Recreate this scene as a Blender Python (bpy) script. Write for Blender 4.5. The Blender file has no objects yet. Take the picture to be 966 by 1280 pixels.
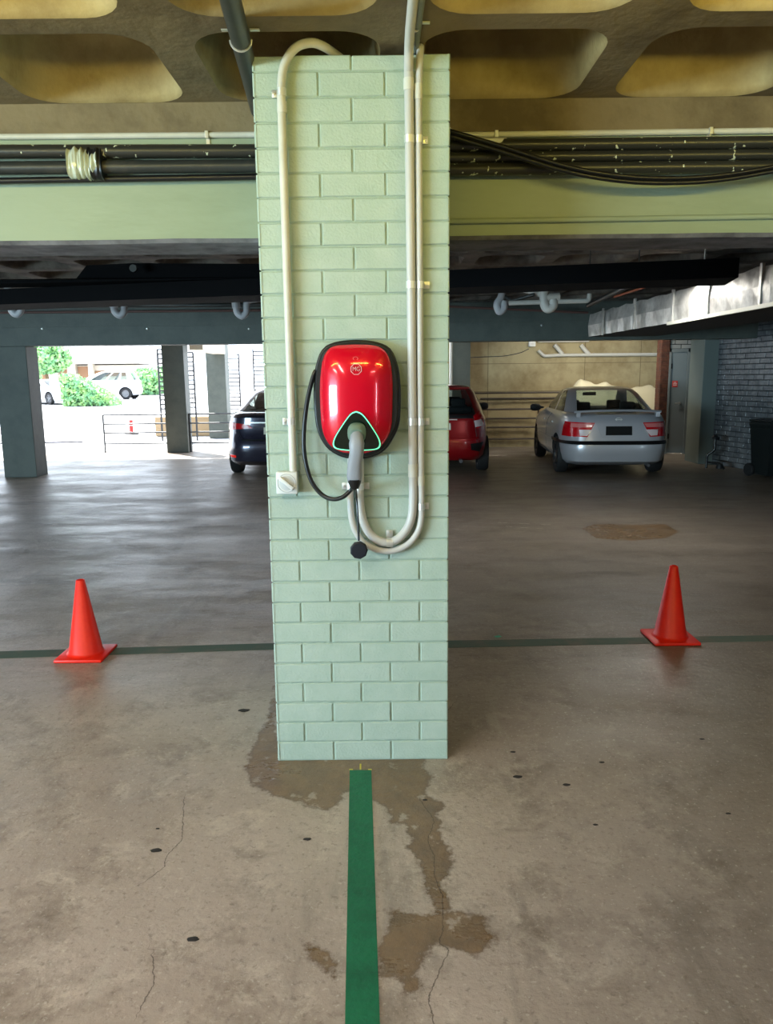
import bpy, bmesh, math, random
from mathutils import Vector, Matrix, noise as mnoise
C = bpy.context.scene.collection
PI = math.pi
rnd = random.Random(7)

# ------------------------------------------------------------------ camera
F = 963.0
PITCH = math.radians(10.0)
ROLL = math.radians(0.62)
CAM = Vector((0, -3.0, 1.585))
fw = Vector((0, math.cos(PITCH), -math.sin(PITCH)))
up0 = Vector((0, math.sin(PITCH), math.cos(PITCH)))
rt = Vector((1, 0, 0)) * math.cos(ROLL) - up0 * math.sin(ROLL)
upv = up0 * math.cos(ROLL) + Vector((1, 0, 0)) * math.sin(ROLL)
cd = bpy.data.cameras.new('camera')
cam = bpy.data.objects.new('camera', cd)
C.objects.link(cam)
m = Matrix((rt, upv, -fw)).transposed().to_4x4()
m.translation = CAM
cam.matrix_world = m
cd.sensor_fit = 'VERTICAL'
cd.sensor_height = 24
cd.lens = 24 * F / 1280
cd.clip_end = 400
bpy.context.scene.camera = cam


def ray(px, py):
    return fw + rt * ((px - 483) / F) + upv * ((640 - py) / F)


def at_y(px, py, y):
    d = ray(px, py)
    return CAM + d * ((y - CAM.y) / d.y)


def at_z(px, py, z=0.0):
    d = ray(px, py)
    return CAM + d * ((z - CAM.z) / d.z)


def at_x(px, py, x):
    d = ray(px, py)
    return CAM + d * ((x - CAM.x) / d.x)


# --------------------------------------------------------------- materials
def lin(c):
    r = []
    for v in c:
        v = v / 255.0
        r.append(v / 12.92 if v <= 0.04045 else ((v + 0.055) / 1.055) ** 2.4)
    return (*r, 1.0)


MATS = {}


def mat(name, col, rough=0.6, metal=0.0, var=None, bump=None, coat=0.0, emit=None, spec=0.5, alpha=None, stretch=None):
    if name in MATS:
        return MATS[name]
    mt = bpy.data.materials.new(name)
    mt.use_nodes = True
    nt = mt.node_tree
    b = nt.nodes['Principled BSDF']
    b.inputs['Base Color'].default_value = lin(col)
    b.inputs['Roughness'].default_value = rough
    b.inputs['Metallic'].default_value = metal
    b.inputs['Specular IOR Level'].default_value = spec
    b.inputs['Coat Weight'].default_value = coat
    b.inputs['Coat Roughness'].default_value = 0.04
    tc = nt.nodes.new('ShaderNodeTexCoord')
    vec = tc.outputs['Object']
    if stretch:
        mp = nt.nodes.new('ShaderNodeMapping')
        mp.inputs['Scale'].default_value = stretch
        nt.links.new(vec, mp.inputs['Vector'])
        vec = mp.outputs['Vector']
    if var:
        c2, sc, lo, hi = var
        n = nt.nodes.new('ShaderNodeTexNoise')
        n.inputs['Scale'].default_value = sc
        n.inputs['Detail'].default_value = 6
        n.inputs['Roughness'].default_value = 0.65
        nt.links.new(vec, n.inputs['Vector'])
        r = nt.nodes.new('ShaderNodeMapRange')
        r.inputs[1].default_value = lo
        r.inputs[2].default_value = hi
        nt.links.new(n.outputs['Fac'], r.inputs[0])
        mx = nt.nodes.new('ShaderNodeMix')
        mx.data_type = 'RGBA'
        mx.inputs[6].default_value = lin(col)
        mx.inputs[7].default_value = lin(c2)
        nt.links.new(r.outputs[0], mx.inputs[0])
        nt.links.new(mx.outputs[2], b.inputs['Base Color'])
    if bump:
        sc, st = bump
        n = nt.nodes.new('ShaderNodeTexNoise')
        n.inputs['Scale'].default_value = sc
        n.inputs['Detail'].default_value = 5
        nt.links.new(vec, n.inputs['Vector'])
        bp = nt.nodes.new('ShaderNodeBump')
        bp.inputs['Strength'].default_value = st
        bp.inputs['Distance'].default_value = 0.01
        nt.links.new(n.outputs['Fac'], bp.inputs['Height'])
        nt.links.new(bp.outputs['Normal'], b.inputs['Normal'])
    if emit:
        b.inputs['Emission Color'].default_value = lin(emit[0])
        b.inputs['Emission Strength'].default_value = emit[1]
    if alpha is not None:
        b.inputs['Alpha'].default_value = alpha
    MATS[name] = mt
    return mt


def glass_mat(name, tint, transp=0.6):
    if name in MATS:
        return MATS[name]
    mt = bpy.data.materials.new(name)
    mt.use_nodes = True
    nt = mt.node_tree
    nt.nodes.clear()
    o = nt.nodes.new('ShaderNodeOutputMaterial')
    t = nt.nodes.new('ShaderNodeBsdfTransparent')
    t.inputs[0].default_value = (*[v * transp for v in lin(tint)[:3]], 1)
    g = nt.nodes.new('ShaderNodeBsdfGlossy')
    g.inputs['Roughness'].default_value = 0.03
    lw = nt.nodes.new('ShaderNodeLayerWeight')
    pw = nt.nodes.new('ShaderNodeMath')
    pw.operation = 'POWER'
    pw.inputs[1].default_value = 4
    nt.links.new(lw.outputs['Facing'], pw.inputs[0])
    fr = nt.nodes.new('ShaderNodeMath')
    fr.operation = 'MULTIPLY_ADD'
    fr.inputs[1].default_value = .85
    fr.inputs[2].default_value = .05
    nt.links.new(pw.outputs[0], fr.inputs[0])
    mx = nt.nodes.new('ShaderNodeMixShader')
    nt.links.new(fr.outputs[0], mx.inputs[0])
    nt.links.new(t.outputs[0], mx.inputs[1])
    nt.links.new(g.outputs[0], mx.inputs[2])
    nt.links.new(mx.outputs[0], o.inputs[0])
    MATS[name] = mt
    return mt


mint = mat('mint_paint', (180, 196, 183), 0.45, var=((168, 187, 173), 7, .35, .65), bump=(110, 0.28))
mint_mortar = mat('mint_mortar', (158, 176, 160), 0.6, bump=(60, 0.5))
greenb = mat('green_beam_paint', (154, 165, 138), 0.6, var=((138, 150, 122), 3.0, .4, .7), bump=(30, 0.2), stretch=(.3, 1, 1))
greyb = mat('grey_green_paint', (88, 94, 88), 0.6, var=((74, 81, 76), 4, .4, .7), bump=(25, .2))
greyconc = mat('grey_concrete', (128, 126, 130), 0.8, var=((86, 84, 88), 6, .4, .65), bump=(18, .5))
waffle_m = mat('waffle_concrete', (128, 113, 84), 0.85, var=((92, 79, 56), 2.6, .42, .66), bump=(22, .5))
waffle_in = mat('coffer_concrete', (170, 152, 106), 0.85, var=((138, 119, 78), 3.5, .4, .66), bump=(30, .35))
darkceil = mat('grey_brown_concrete', (122, 112, 102), 0.85, var=((70, 62, 56), 3, .4, .65), bump=(22, .4))  # greyer, patchy concrete tone for the far bay ceiling
conduit_m = mat('cream_conduit', (212, 210, 200), 0.38, var=((200, 198, 186), 5, .4, .6))
conduit_g = mat('grey_conduit', (196, 194, 190), 0.38)
dconduit = mat('dark_grey_conduit', (110, 118, 112), 0.45)
darkpipe = mat('charcoal_pipe', (44, 47, 46), 0.4, var=((70, 66, 60), 9, .5, .75))
steel = mat('galvanised_steel', (232, 232, 228), 0.4, .8)
blackr = mat('black_rubber', (20, 21, 24), 0.32)
blackm = mat('black_matt', (16, 16, 19), 0.6)
redp = mat('metallic_red_lacquer', (232, 6, 42), 0.22, 0.25, coat=1.0)
panel_m = mat('dark_green_gloss', (6, 26, 20), 0.15, coat=.5)
glow = mat('green_lit_ring', (130, 230, 190), 0.4, emit=((105, 240, 180), 1.15))
plugg = mat('plug_grey', (150, 154, 162), 0.4, bump=(200, .1))
plugt = mat('plug_green_grey', (112, 134, 120), 0.35)
white = mat('white_plastic', (226, 228, 226), 0.35)
whitep = mat('white_pvc', (205, 203, 196), 0.4)
logo_m = mat('silver_emblem', (235, 205, 212), 0.3, 0.3)
orange = mat('cone_orange', (255, 44, 18), 0.45, var=((244, 32, 14), 12, .4, .7), emit=None)
greenline = mat('green_line_paint', (16, 112, 74), 0.5, var=((10, 84, 56), 7, .45, .75), bump=(60, .3))
oldline = mat('worn_green_line', (78, 100, 86), 0.7, var=((110, 106, 94), 5, .48, .7))
wallc = mat('beige_concrete', (178, 164, 128), 0.85, var=((140, 124, 90), 1.6, .42, .68), bump=(14, .4))
seam_m = mat('concrete_seam', (120, 108, 82), 0.9)
railm = mat('rail_dark_metal', (72, 62, 52), 0.5)
railo = mat('rail_grey_metal', (92, 98, 104), 0.5)
foil = mat('aluminium_foil', (205, 202, 196), 0.42, 0.6, var=((150, 146, 140), 5, .4, .7), bump=(7, 1.0), stretch=(1, 1.2, 1.1))
duct_shade = mat('shaded_duct_underside', (58, 58, 58), 0.8, spec=.2)  # shade beneath the foil duct, put in as a dark base colour
doorm = mat('grey_door_paint', (128, 138, 142), 0.5)
redsign = mat('red_sign', (216, 70, 66), 0.5)
brick_dark = mat('charcoal_painted_brick', (112, 114, 116), 0.3, var=((74, 77, 82), 6, .4, .65), bump=(40, .3))
brick_lightgrey = mat('grey_painted_brick', (150, 152, 150), 0.6, bump=(40, .3))
brick_red = mat('red_brick', (92, 54, 38), 0.85, var=((64, 36, 28), 9, .4, .6), bump=(40, .4))
mortar_dark = mat('dark_mortar', (50, 52, 54), 0.8)
mortar_red = mat('brown_mortar', (74, 60, 48), 0.9)
binm = mat('bin_plastic', (18, 24, 24), 0.45)
tyre = mat('tyre_rubber', (20, 20, 22), 0.75)
rimm = mat('wheel_alloy', (120, 122, 126), 0.35, 0.8)
rimd = mat('wheel_alloy_dark', (70, 72, 76), 0.4, 0.7)
inter = mat('dark_interior', (24, 24, 27), 0.8)
glass = glass_mat('car_glass', (225, 235, 232), .9)
redlamp = mat('red_lamp', (190, 10, 22), 0.15, coat=1, bump=(60, .2))
clearlamp = mat('clear_lamp', (225, 205, 205), 0.15, coat=1, bump=(60, .2))
silver = mat('silver_paint', (186, 186, 192), 0.3, 0.35, coat=1.0)
carred = mat('deep_red_paint', (150, 8, 20), 0.3, 0.3, coat=1.0)
navy = mat('dark_navy_paint', (44, 44, 62), 0.25, 0.4, coat=1.0)
whitecar = mat('white_paint', (226, 230, 236), 0.3, coat=1.0)
trimb = mat('black_trim', (16, 16, 18), 0.45)
plate_w = mat('plate_white', (226, 220, 200), 0.5)
plate_t = mat('plate_text', (40, 36, 50), 0.6)
plate_b = mat('plate_black', (3, 3, 3), 0.9)
tarp = mat('cream_tarp', (214, 206, 176), 0.7, bump=(6, .8))
leaf_m = mat('leaf_green', (158, 196, 122), 0.6, var=((120, 178, 130), 3, .4, .6))
bark = mat('bark', (110, 90, 66), 0.9)
asphalt = mat('pale_concrete_paving', (176, 176, 176), 0.8, var=((160, 160, 164), 1, .4, .6))
housew = mat('house_render', (214, 204, 190), 0.8)
houseb = mat('brown_garage_door', (150, 112, 82), 0.7)
kerbm = mat('tan_render', (160, 136, 104), 0.8)
redpost = mat('red_bollard', (226, 40, 36), 0.5)
louvre_m = mat('black_louvre', (52, 52, 54), 0.5)
tube_lit = mat('lit_tube', (255, 255, 250), 0.4, emit=((250, 252, 245), 9.0))
gum = mat('gum_black', (44, 40, 38), 0.7)
teal = mat('teal_fleck', (120, 215, 190), 0.2)
copper = mat('orange_pipe', (170, 84, 50), 0.5)


def floor_material():
    mt = bpy.data.materials.new('stained_concrete_floor')
    mt.use_nodes = True
    nt = mt.node_tree
    N, L = nt.nodes, nt.links
    b = N['Principled BSDF']
    tc = N.new('ShaderNodeTexCoord')
    P = tc.outputs['Object']

    def nz(scale, detail=6, rough=.6, stretch=None, dist=0.0):
        n = N.new('ShaderNodeTexNoise')
        n.inputs['Scale'].default_value = scale
        n.inputs['Detail'].default_value = detail
        n.inputs['Roughness'].default_value = rough
        n.inputs['Distortion'].default_value = dist
        if stretch:
            mp = N.new('ShaderNodeMapping')
            mp.inputs['Scale'].default_value = stretch[:3]
            mp.inputs['Rotation'].default_value = (0, 0, stretch[3] if len(stretch) > 3 else 0)
            L.new(P, mp.inputs[0])
            L.new(mp.outputs[0], n.inputs['Vector'])
        else:
            L.new(P, n.inputs['Vector'])
        return n.outputs['Fac']

    def mr(v, a, c, lo=0.0, hi=1.0):
        r = N.new('ShaderNodeMapRange')
        r.inputs[1].default_value = a
        r.inputs[2].default_value = c
        r.inputs[3].default_value = lo
        r.inputs[4].default_value = hi
        L.new(v, r.inputs[0])
        return r.outputs[0]

    def mix(f, c1, c2):
        x = N.new('ShaderNodeMix')
        x.data_type = 'RGBA'
        L.new(f, x.inputs[0])
        for i, c in ((6, c1), (7, c2)):
            if isinstance(c, tuple):
                x.inputs[i].default_value = lin(c)
            else:
                L.new(c, x.inputs[i])
        return x.outputs[2]

    def math_(op, a, c):
        q = N.new('ShaderNodeMath')
        q.operation = op
        for i, v in ((0, a), (1, c)):
            if isinstance(v, (int, float)):
                q.inputs[i].default_value = v
            else:
                L.new(v, q.inputs[i])
        return q.outputs[0]

    col = mix(mr(nz(.7, 5), .38, .62), (166, 151, 138), (190, 175, 161))
    col = mix(mr(nz(2.6, 8, .75), .50, .69), col, (128, 113, 98))
    col = mix(mr(nz(5.5, 8, .78, dist=.4), .53, .72), col, (210, 197, 181))
    col = mix(mr(nz(1.6, 7, .7, (1.0, .22, 1, .25)), .56, .72), col, (122, 112, 100))
    col = mix(mr(nz(2.2, 8, .75, (1.3, .25, 1, -.35)), .60, .74), col, (192, 183, 168))
    # darker, streaked tone beyond the pillars, and a darker tone to the right
    sp = N.new('ShaderNodeSeparateXYZ')
    L.new(P, sp.inputs[0])
    lane = mr(sp.outputs['Y'], -.6, 1.2)
    col = mix(math_('MULTIPLY', lane, .25), col, (128, 118, 108))
    right_tone = math_('MULTIPLY', mr(sp.outputs['X'], .15, 1.6), .60)
    col = mix(right_tone, col, (92, 84, 72))
    streak = mr(nz(2.4, 8, .75, (.3, 1.2, 1, .1)), .5, .7)
    col = mix(math_('MULTIPLY', streak, lane), col, (142, 131, 118))
    streak2 = mr(nz(2.0, 8, .7, (.35, 1.1, 1, -.2)), .54, .72)
    col = mix(math_('MULTIPLY', math_('MULTIPLY', streak2, lane), .7), col, (76, 68, 60))
    col = mix(mr(nz(38, 4, .7), .56, .68, 0, .55), col, (112, 98, 84))
    col = mix(mr(nz(60, 3, .6), .60, .70, 0, .6), col, (206, 198, 184))
    # damp stains
    at = N.new('ShaderNodeAttribute')
    at.attribute_name = 'stain'
    sd = math_('ADD', at.outputs['Fac'], math_('MULTIPLY', math_('SUBTRACT', nz(16, 6, .7), .5), .11))
    st = mr(sd, -.004, .004, 1, 0)
    patch = mr(nz(9, 5, .6), .60, .64, 1, .25)
    st = math_('MULTIPLY', st, patch)
    rimx = mr(math_('ABSOLUTE', sd, 0), 0, .012, .55, 0)
    stc = mix(mr(nz(7, 6, .7), .4, .65), (128, 100, 66), (98, 76, 50))
    col = mix(math_('MULTIPLY', st, .85), col, stc)
    col = mix(rimx, col, (98, 78, 60))
    ck = N.new('ShaderNodeAttribute')
    ck.attribute_name = 'crack'
    cdv = math_('ABSOLUTE', math_('ADD', ck.outputs['Fac'], math_('MULTIPLY', math_('SUBTRACT', nz(30, 5, .7), .5), .02)), 0)
    col = mix(mr(cdv, .0008, .0022, .8, 0), col, (66, 52, 42))
    L.new(col, b.inputs['Base Color'])
    r1 = mr(nz(1.6, 7, .7, (.5, 1, 1, 0)), .35, .68, .30, .58)
    r2 = math_('ADD', r1, math_('MULTIPLY', st, -.12))
    L.new(r2, b.inputs['Roughness'])
    b.inputs['Specular IOR Level'].default_value = 0.6
    bp = N.new('ShaderNodeBump')
    bp.inputs['Strength'].default_value = .35
    bp.inputs['Distance'].default_value = .012
    hsum = math_('ADD', nz(26, 6, .7), math_('MULTIPLY', nz(3.0, 6, .6, (.5, 1.3, 1, 0)), 2.0))
    L.new(hsum, bp.inputs['Height'])
    L.new(bp.outputs[0], b.inputs['Normal'])
    return mt


def pipe_speckled():
    mt = mat('paint_flecked_black_pipe', (40, 40, 38), 0.35)
    nt = mt.node_tree
    N, L = nt.nodes, nt.links
    b = N['Principled BSDF']
    tc = [n for n in N if n.type == 'TEX_COORD'][0]
    mp = N.new('ShaderNodeMapping')
    mp.inputs['Scale'].default_value = (1.0, 1.0, .55)
    L.new(tc.outputs['Object'], mp.inputs[0])
    n = N.new('ShaderNodeTexNoise')
    n.inputs['Scale'].default_value = 42
    n.inputs['Detail'].default_value = 2
    L.new(mp.outputs[0], n.inputs['Vector'])
    r = N.new('ShaderNodeMapRange')
    r.inputs[1].default_value = .675
    r.inputs[2].default_value = .69
    L.new(n.outputs['Fac'], r.inputs[0])
    x = N.new('ShaderNodeMix')
    x.data_type = 'RGBA'
    x.inputs[6].default_value = lin((44, 44, 40))
    x.inputs[7].default_value = lin((200, 205, 180))
    L.new(r.outputs[0], x.inputs[0])
    L.new(x.outputs[2], b.inputs['Base Color'])
    return mt


fleck = pipe_speckled()


# ----------------------------------------------------------------- builders
def obj(name, bm, m, parent=None, smooth=False, angle=40):
    me = bpy.data.meshes.new(name)
    bmesh.ops.recalc_face_normals(bm, faces=bm.faces)
    bm.to_mesh(me)
    bm.free()
    ms = m if isinstance(m, (list, tuple)) else [m]
    for x in ms:
        me.materials.append(x)
    if smooth:
        for p in me.polygons:
            p.use_smooth = True
        try:
            me.set_sharp_from_angle(angle=math.radians(angle))
        except Exception:
            pass
    o = bpy.data.objects.new(name, me)
    C.objects.link(o)
    if parent is not None:
        o.parent = parent
    return o


def tag(o, label, cat, group=None, kind=None):
    o['label'] = label
    o['category'] = cat
    if group:
        o['group'] = group
    if kind:
        o['kind'] = kind
    return o


def empty(name, loc, label, cat, group=None, rz=0, kind=None):
    o = bpy.data.objects.new(name, None)
    C.objects.link(o)
    o.location = loc
    o.rotation_euler = (0, 0, rz)
    o.empty_display_size = .1
    return tag(o, label, cat, group, kind)


def box(bm, x0, x1, y0, y1, z0, z1, bev=0.0, mi=0):
    vs = [bm.verts.new((x, y, z)) for x in (x0, x1) for y in (y0, y1) for z in (z0, z1)]
    idx = [(0, 1, 3, 2), (4, 6, 7, 5), (0, 4, 5, 1), (2, 3, 7, 6), (0, 2, 6, 4), (1, 5, 7, 3)]
    fs = [bm.faces.new([vs[i] for i in f]) for f in idx]
    for f in fs:
        f.material_index = mi
    if bev > 0:
        es = list({e for f in fs for e in f.edges})
        r = bmesh.ops.bevel(bm, geom=es, offset=bev, segments=2, affect='EDGES', profile=.5)
        for f in r['faces']:
            f.material_index = mi
    return vs


def new():
    return bmesh.new()


def smoothpath(pts, n=8):
    P = [Vector(p) for p in pts]
    if len(P) < 3:
        return P
    out = []
    for i in range(len(P) - 1):
        p0 = P[i - 1] if i > 0 else P[0] * 2 - P[1]
        p1, p2 = P[i], P[i + 1]
        p3 = P[i + 2] if i + 2 < len(P) else P[-1] * 2 - P[-2]
        for k in range(n):
            t = k / n
            out.append(.5 * ((2 * p1) + (p2 - p0) * t + (2 * p0 - 5 * p1 + 4 * p2 - p3) * t * t + (3 * p1 - p0 - 3 * p2 + p3) * t ** 3))
    out.append(P[-1])
    return out


def roundpath(pts, r, n=6):
    """straight runs joined by arcs"""
    P = [Vector(p) for p in pts]
    out = [P[0]]
    for i in range(1, len(P) - 1):
        a = (P[i - 1] - P[i])
        c = (P[i + 1] - P[i])
        rr = min(r, a.length * .49, c.length * .49)
        A = P[i] + a.normalized() * rr
        B = P[i] + c.normalized() * rr
        for k in range(n + 1):
            t = k / n
            out.append(A * (1 - t) ** 2 + P[i] * 2 * t * (1 - t) + B * t * t)
    out.append(P[-1])
    return out


def tube(bm, pts, r, seg=12, cap=True, mi=0):
    P = [Vector(p) for p in pts]
    rs = r if isinstance(r, (list, tuple)) else [r] * len(P)
    T = []
    for i in range(len(P)):
        a = P[max(0, i - 1)]
        c = P[min(len(P) - 1, i + 1)]
        T.append((c - a).normalized())
    nrm = T[0].orthogonal().normalized()
    rings = []
    for i, p in enumerate(P):
        nrm = (nrm - T[i] * nrm.dot(T[i]))
        if nrm.length < 1e-6:
            nrm = T[i].orthogonal()
        nrm.normalize()
        b = T[i].cross(nrm)
        rings.append([bm.verts.new(p + (nrm * math.cos(2 * PI * k / seg) + b * math.sin(2 * PI * k / seg)) * rs[i]) for k in range(seg)])
    for i in range(len(P) - 1):
        for k in range(seg):
            f = bm.faces.new((rings[i][k], rings[i][(k + 1) % seg], rings[i + 1][(k + 1) % seg], rings[i + 1][k]))
            f.material_index = mi
    if cap:
        for q in (rings[0], rings[-1]):
            f = bm.faces.new(q)
            f.material_index = mi
    return rings


def lathe(bm, prof, seg=32, mtx=None, mi=0):
    """prof: (radius, z) list"""
    rings = []
    for r, z in prof:
        if r < 1e-6:
            v = bm.verts.new((0, 0, z))
            rings.append([v])
        else:
            rings.append([bm.verts.new((r * math.cos(2 * PI * k / seg), r * math.sin(2 * PI * k / seg), z)) for k in range(seg)])
    for a, c in zip(rings, rings[1:]):
        for k in range(seg):
            k2 = (k + 1) % seg
            if len(a) == 1 and len(c) == 1:
                continue
            if len(a) == 1:
                vs = (a[0], c[k2], c[k])
            elif len(c) == 1:
                vs = (a[k], a[k2], c[0])
            else:
                vs = (a[k], a[k2], c[k2], c[k])
            bm.faces.new(vs).material_index = mi
    if mtx is not None:
        bmesh.ops.transform(bm, matrix=mtx, verts=[v for q in rings for v in q])
    return rings


def prism(bm, poly, vec, mi=0):
    """poly: list of 3D points, extruded by vec"""
    vec = Vector(vec)
    a = [bm.verts.new(Vector(p)) for p in poly]
    c = [bm.verts.new(Vector(p) + vec) for p in poly]
    n = len(a)
    fs = [bm.faces.new(a), bm.faces.new(c[::-1])]
    for i in range(n):
        fs.append(bm.faces.new((a[i], a[(i + 1) % n], c[(i + 1) % n], c[i])))
    for f in fs:
        f.material_index = mi


def text_obj(name, s, size, depth, m, parent, mtx, center=True, bold=0.0, xs=1.0):
    cu = bpy.data.curves.new('t', 'FONT')
    cu.body = s
    cu.size = size
    cu.extrude = depth
    cu.offset = bold
    cu.align_x = 'CENTER' if center else 'LEFT'
    cu.align_y = 'CENTER'
    cu.resolution_u = 3
    to = bpy.data.objects.new('t', cu)
    C.objects.link(to)
    bpy.context.view_layer.update()
    me = bpy.data.meshes.new_from_object(to.evaluated_get(bpy.context.evaluated_depsgraph_get()))
    bpy.data.objects.remove(to)
    bpy.data.curves.remove(cu)
    me.transform(mtx @ Matrix.Diagonal((xs, 1, 1, 1)))
    me.materials.clear()
    me.materials.append(m)
    me.name = name
    o = bpy.data.objects.new(name, me)
    C.objects.link(o)
    o.parent = parent
    return o


FACE = Matrix.Rotation(PI / 2, 4, 'X')   # text standing, facing -Y


def structure(name, bm, m, label, cat, smooth=False):
    o = obj(name, bm, m, smooth=smooth)
    return tag(o, label, cat, kind='structure')


# ------------------------------------------------------------------- levels
ZC = 2.751        # soffit of the waffle slab
BF, BB = 0.58, 0.93   # near beam, front and back
ZB = 2.18
xl = at_z(347, 953).x
xr = xl + .712
px0, px1 = xl, xr
print('pillar x', xl, at_z(557, 948), 'ribs', at_z(224, 72, ZC), at_z(773, 72, ZC))
ribL, ribR = at_z(224, 72, ZC).x, at_z(773, 72, ZC).x
PX = (ribR - ribL) / 2
PY = .79
FARY = 9.6

# ---------------------------------------------------------------- floor
def pix_poly(pts, ox=300, oy=860, s=2.841):
    return [at_z(ox + x / s, oy + y / s)[:2] for x, y in pts]


st1 = pix_poly([(128, -40), (110, 60), (95, 130), (55, 200), (20, 280), (50, 345), (110, 378), (200, 400), (290, 430), (350, 432), (352, 380),
                (385, 365), (470, 395), (520, 430), (545, 475), (590, 490), (615, 540), (600, 570), (640, 610), (650, 670), (680, 750),
                (715, 810), (745, 800), (715, 690), (745, 650), (750, 600), (712, 540), (705, 490), (700, 450), (725, 425), (715, 405), (650, 390),
                (665, 340), (685, 315), (650, 285), (650, 200), (130, 200)])
st2 = pix_poly([(525, 800), (560, 790), (640, 810), (720, 800), (760, 790), (850, 810), (870, 850), (930, 880), (870, 930), (830, 950),
                (770, 930), (740, 915), (700, 900), (640, 960), (620, 1020), (640, 1060), (590, 1100), (570, 1070), (560, 1030), (500, 1010),
                (490, 930), (510, 900), (530, 860)])
st3 = pix_poly([(205, 880), (250, 915), (330, 940), (352, 1040), (330, 1035), (260, 960)])
st4 = [at_z(x, y)[:2] for x, y in [(728, 660), (745, 655), (790, 656), (830, 655), (848, 664), (835, 672), (790, 676), (745, 673)]]
st5 = pix_poly([(-300 * 0 + 0, 0)] * 0) if False else None
stains = [st1, st2, st3, st4]
ck1 = pix_poly([(640, 400), (690, 470), (665, 540), (690, 600), (690, 670), (720, 740), (720, 860), (705, 905), (745, 930), (700, 1020), (670, 1100), (690, 1200)])
ck2 = pix_poly([(460, 240), (455, 340), (415, 380), (410, 410), (365, 440)], 0, 880, 2)
ck3 = pix_poly([(380, 630), (385, 700), (350, 760)], 0, 880, 2)
ck4 = pix_poly([(690, 240), (680, 150), (755, 60)], 300, 860, 2.841)


def seg_d(p, a, b):
    ax, ay = a
    bx, by = b
    dx, dy = bx - ax, by - ay
    t = max(0, min(1, ((p[0] - ax) * dx + (p[1] - ay) * dy) / (dx * dx + dy * dy + 1e-12)))
    qx, qy = ax + dx * t - p[0], ay + dy * t - p[1]
    cr = dx * (p[1] - ay) - dy * (p[0] - ax)
    return math.hypot(qx, qy), (1 if cr > 0 else -1)


def sdf(p, poly):
    d = 1e9
    ins = False
    n = len(poly)
    for i in range(n):
        a, b = poly[i], poly[(i + 1) % n]
        d = min(d, seg_d(p, a, b)[0])
        if (a[1] > p[1]) != (b[1] > p[1]) and p[0] < (b[0] - a[0]) * (p[1] - a[1]) / (b[1] - a[1]) + a[0]:
            ins = not ins
    return -d if ins else d


def crackd(p, line):
    best = (1e9, 1)
    for a, b in zip(line, line[1:]):
        q = seg_d(p, a, b)
        if q[0] < best[0]:
            best = q
    return best[0] * best[1]


def bbx(poly, mg):
    return (min(p[0] for p in poly) - mg, max(p[0] for p in poly) + mg, min(p[1] for p in poly) - mg, max(p[1] for p in poly) + mg)


def frange(a, b, s):
    n = max(1, int(round((b - a) / s)))
    return [a + (b - a) * i / n for i in range(n)]


xs = frange(-14, -1.3, 1.0) + frange(-1.3, .75, .02) + frange(.75, 3.2, .06) + frange(3.2, 9, .9) + [9]
ys = frange(-9.6, -2.0, .8) + frange(-2.0, .6, .02) + frange(.6, 2.2, .2) + frange(2.2, 5.2, .05) + frange(5.2, 14.2, 1) + [14.2]
bm = new()
ls = bm.verts.layers.float.new('stain')
lc = bm.verts.layers.float.new('crack')
bbs = [bbx(s, .12) for s in stains]
cks = [ck1, ck2, ck3, ck4]
bbc = [bbx(s, .06) for s in cks]
rows = []
for y in ys:
    row = []
    for x in xs:
        v = bm.verts.new((x, y, 0))
        s = .3
        for poly, q in zip(stains, bbs):
            if q[0] < x < q[1] and q[2] < y < q[3]:
                s = min(s, sdf((x, y), poly))
        c = .3
        for poly, q in zip(cks, bbc):
            if q[0] < x < q[1] and q[2] < y < q[3]:
                d = crackd((x, y), poly)
                if abs(d) < abs(c):
                    c = d
        v[ls] = s
        v[lc] = c
        row.append(v)
    rows.append(row)
for j in range(len(ys) - 1):
    for i in range(len(xs) - 1):
        bm.faces.new((rows[j][i], rows[j][i + 1], rows[j + 1][i + 1], rows[j + 1][i]))
structure('floor', bm, floor_material(), 'stained beige concrete car park floor with damp patches and cracks', 'floor')

# outside ground: level then rising gently
bm = new()
gy = [14.2, 20, 24, 42, 55, 75]
gz = [-.005, -.01, 0, .28, .38, .45]
g = [[bm.verts.new((x, y, z)) for x in (-60, -30, -14, 0, 9, 30, 60)] for y, z in zip(gy, gz)]
for j in range(len(gy) - 1):
    for i in range(6):
        bm.faces.new((g[j][i], g[j][i + 1], g[j + 1][i + 1], g[j + 1][i]))
structure('ground_outside', bm, asphalt, 'pale sunlit paving outside the car park', 'ground')


def gh(y):
    for a, b, c, d in zip(gy, gy[1:], gz, gz[1:]):
        if a <= y <= b:
            return c + (d - c) * (y - a) / (b - a)
    return 0


# near green line and old transverse line
def floor_strip(name, quad, z, m, label):
    bm = new()
    p = [Vector((at_z(*q).x, at_z(*q).y, 0.0004)) for q in quad]
    # subdivide along for slight wobble
    a = [bm.verts.new(v) for v in p]
    f = bm.faces.new(a)
    r = bmesh.ops.extrude_face_region(bm, geom=[f])
    for v in [e for e in r['geom'] if isinstance(e, bmesh.types.BMVert)]:
        v.co.z += z
    return structure(name, bm, m, label, 'floor marking')


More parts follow.
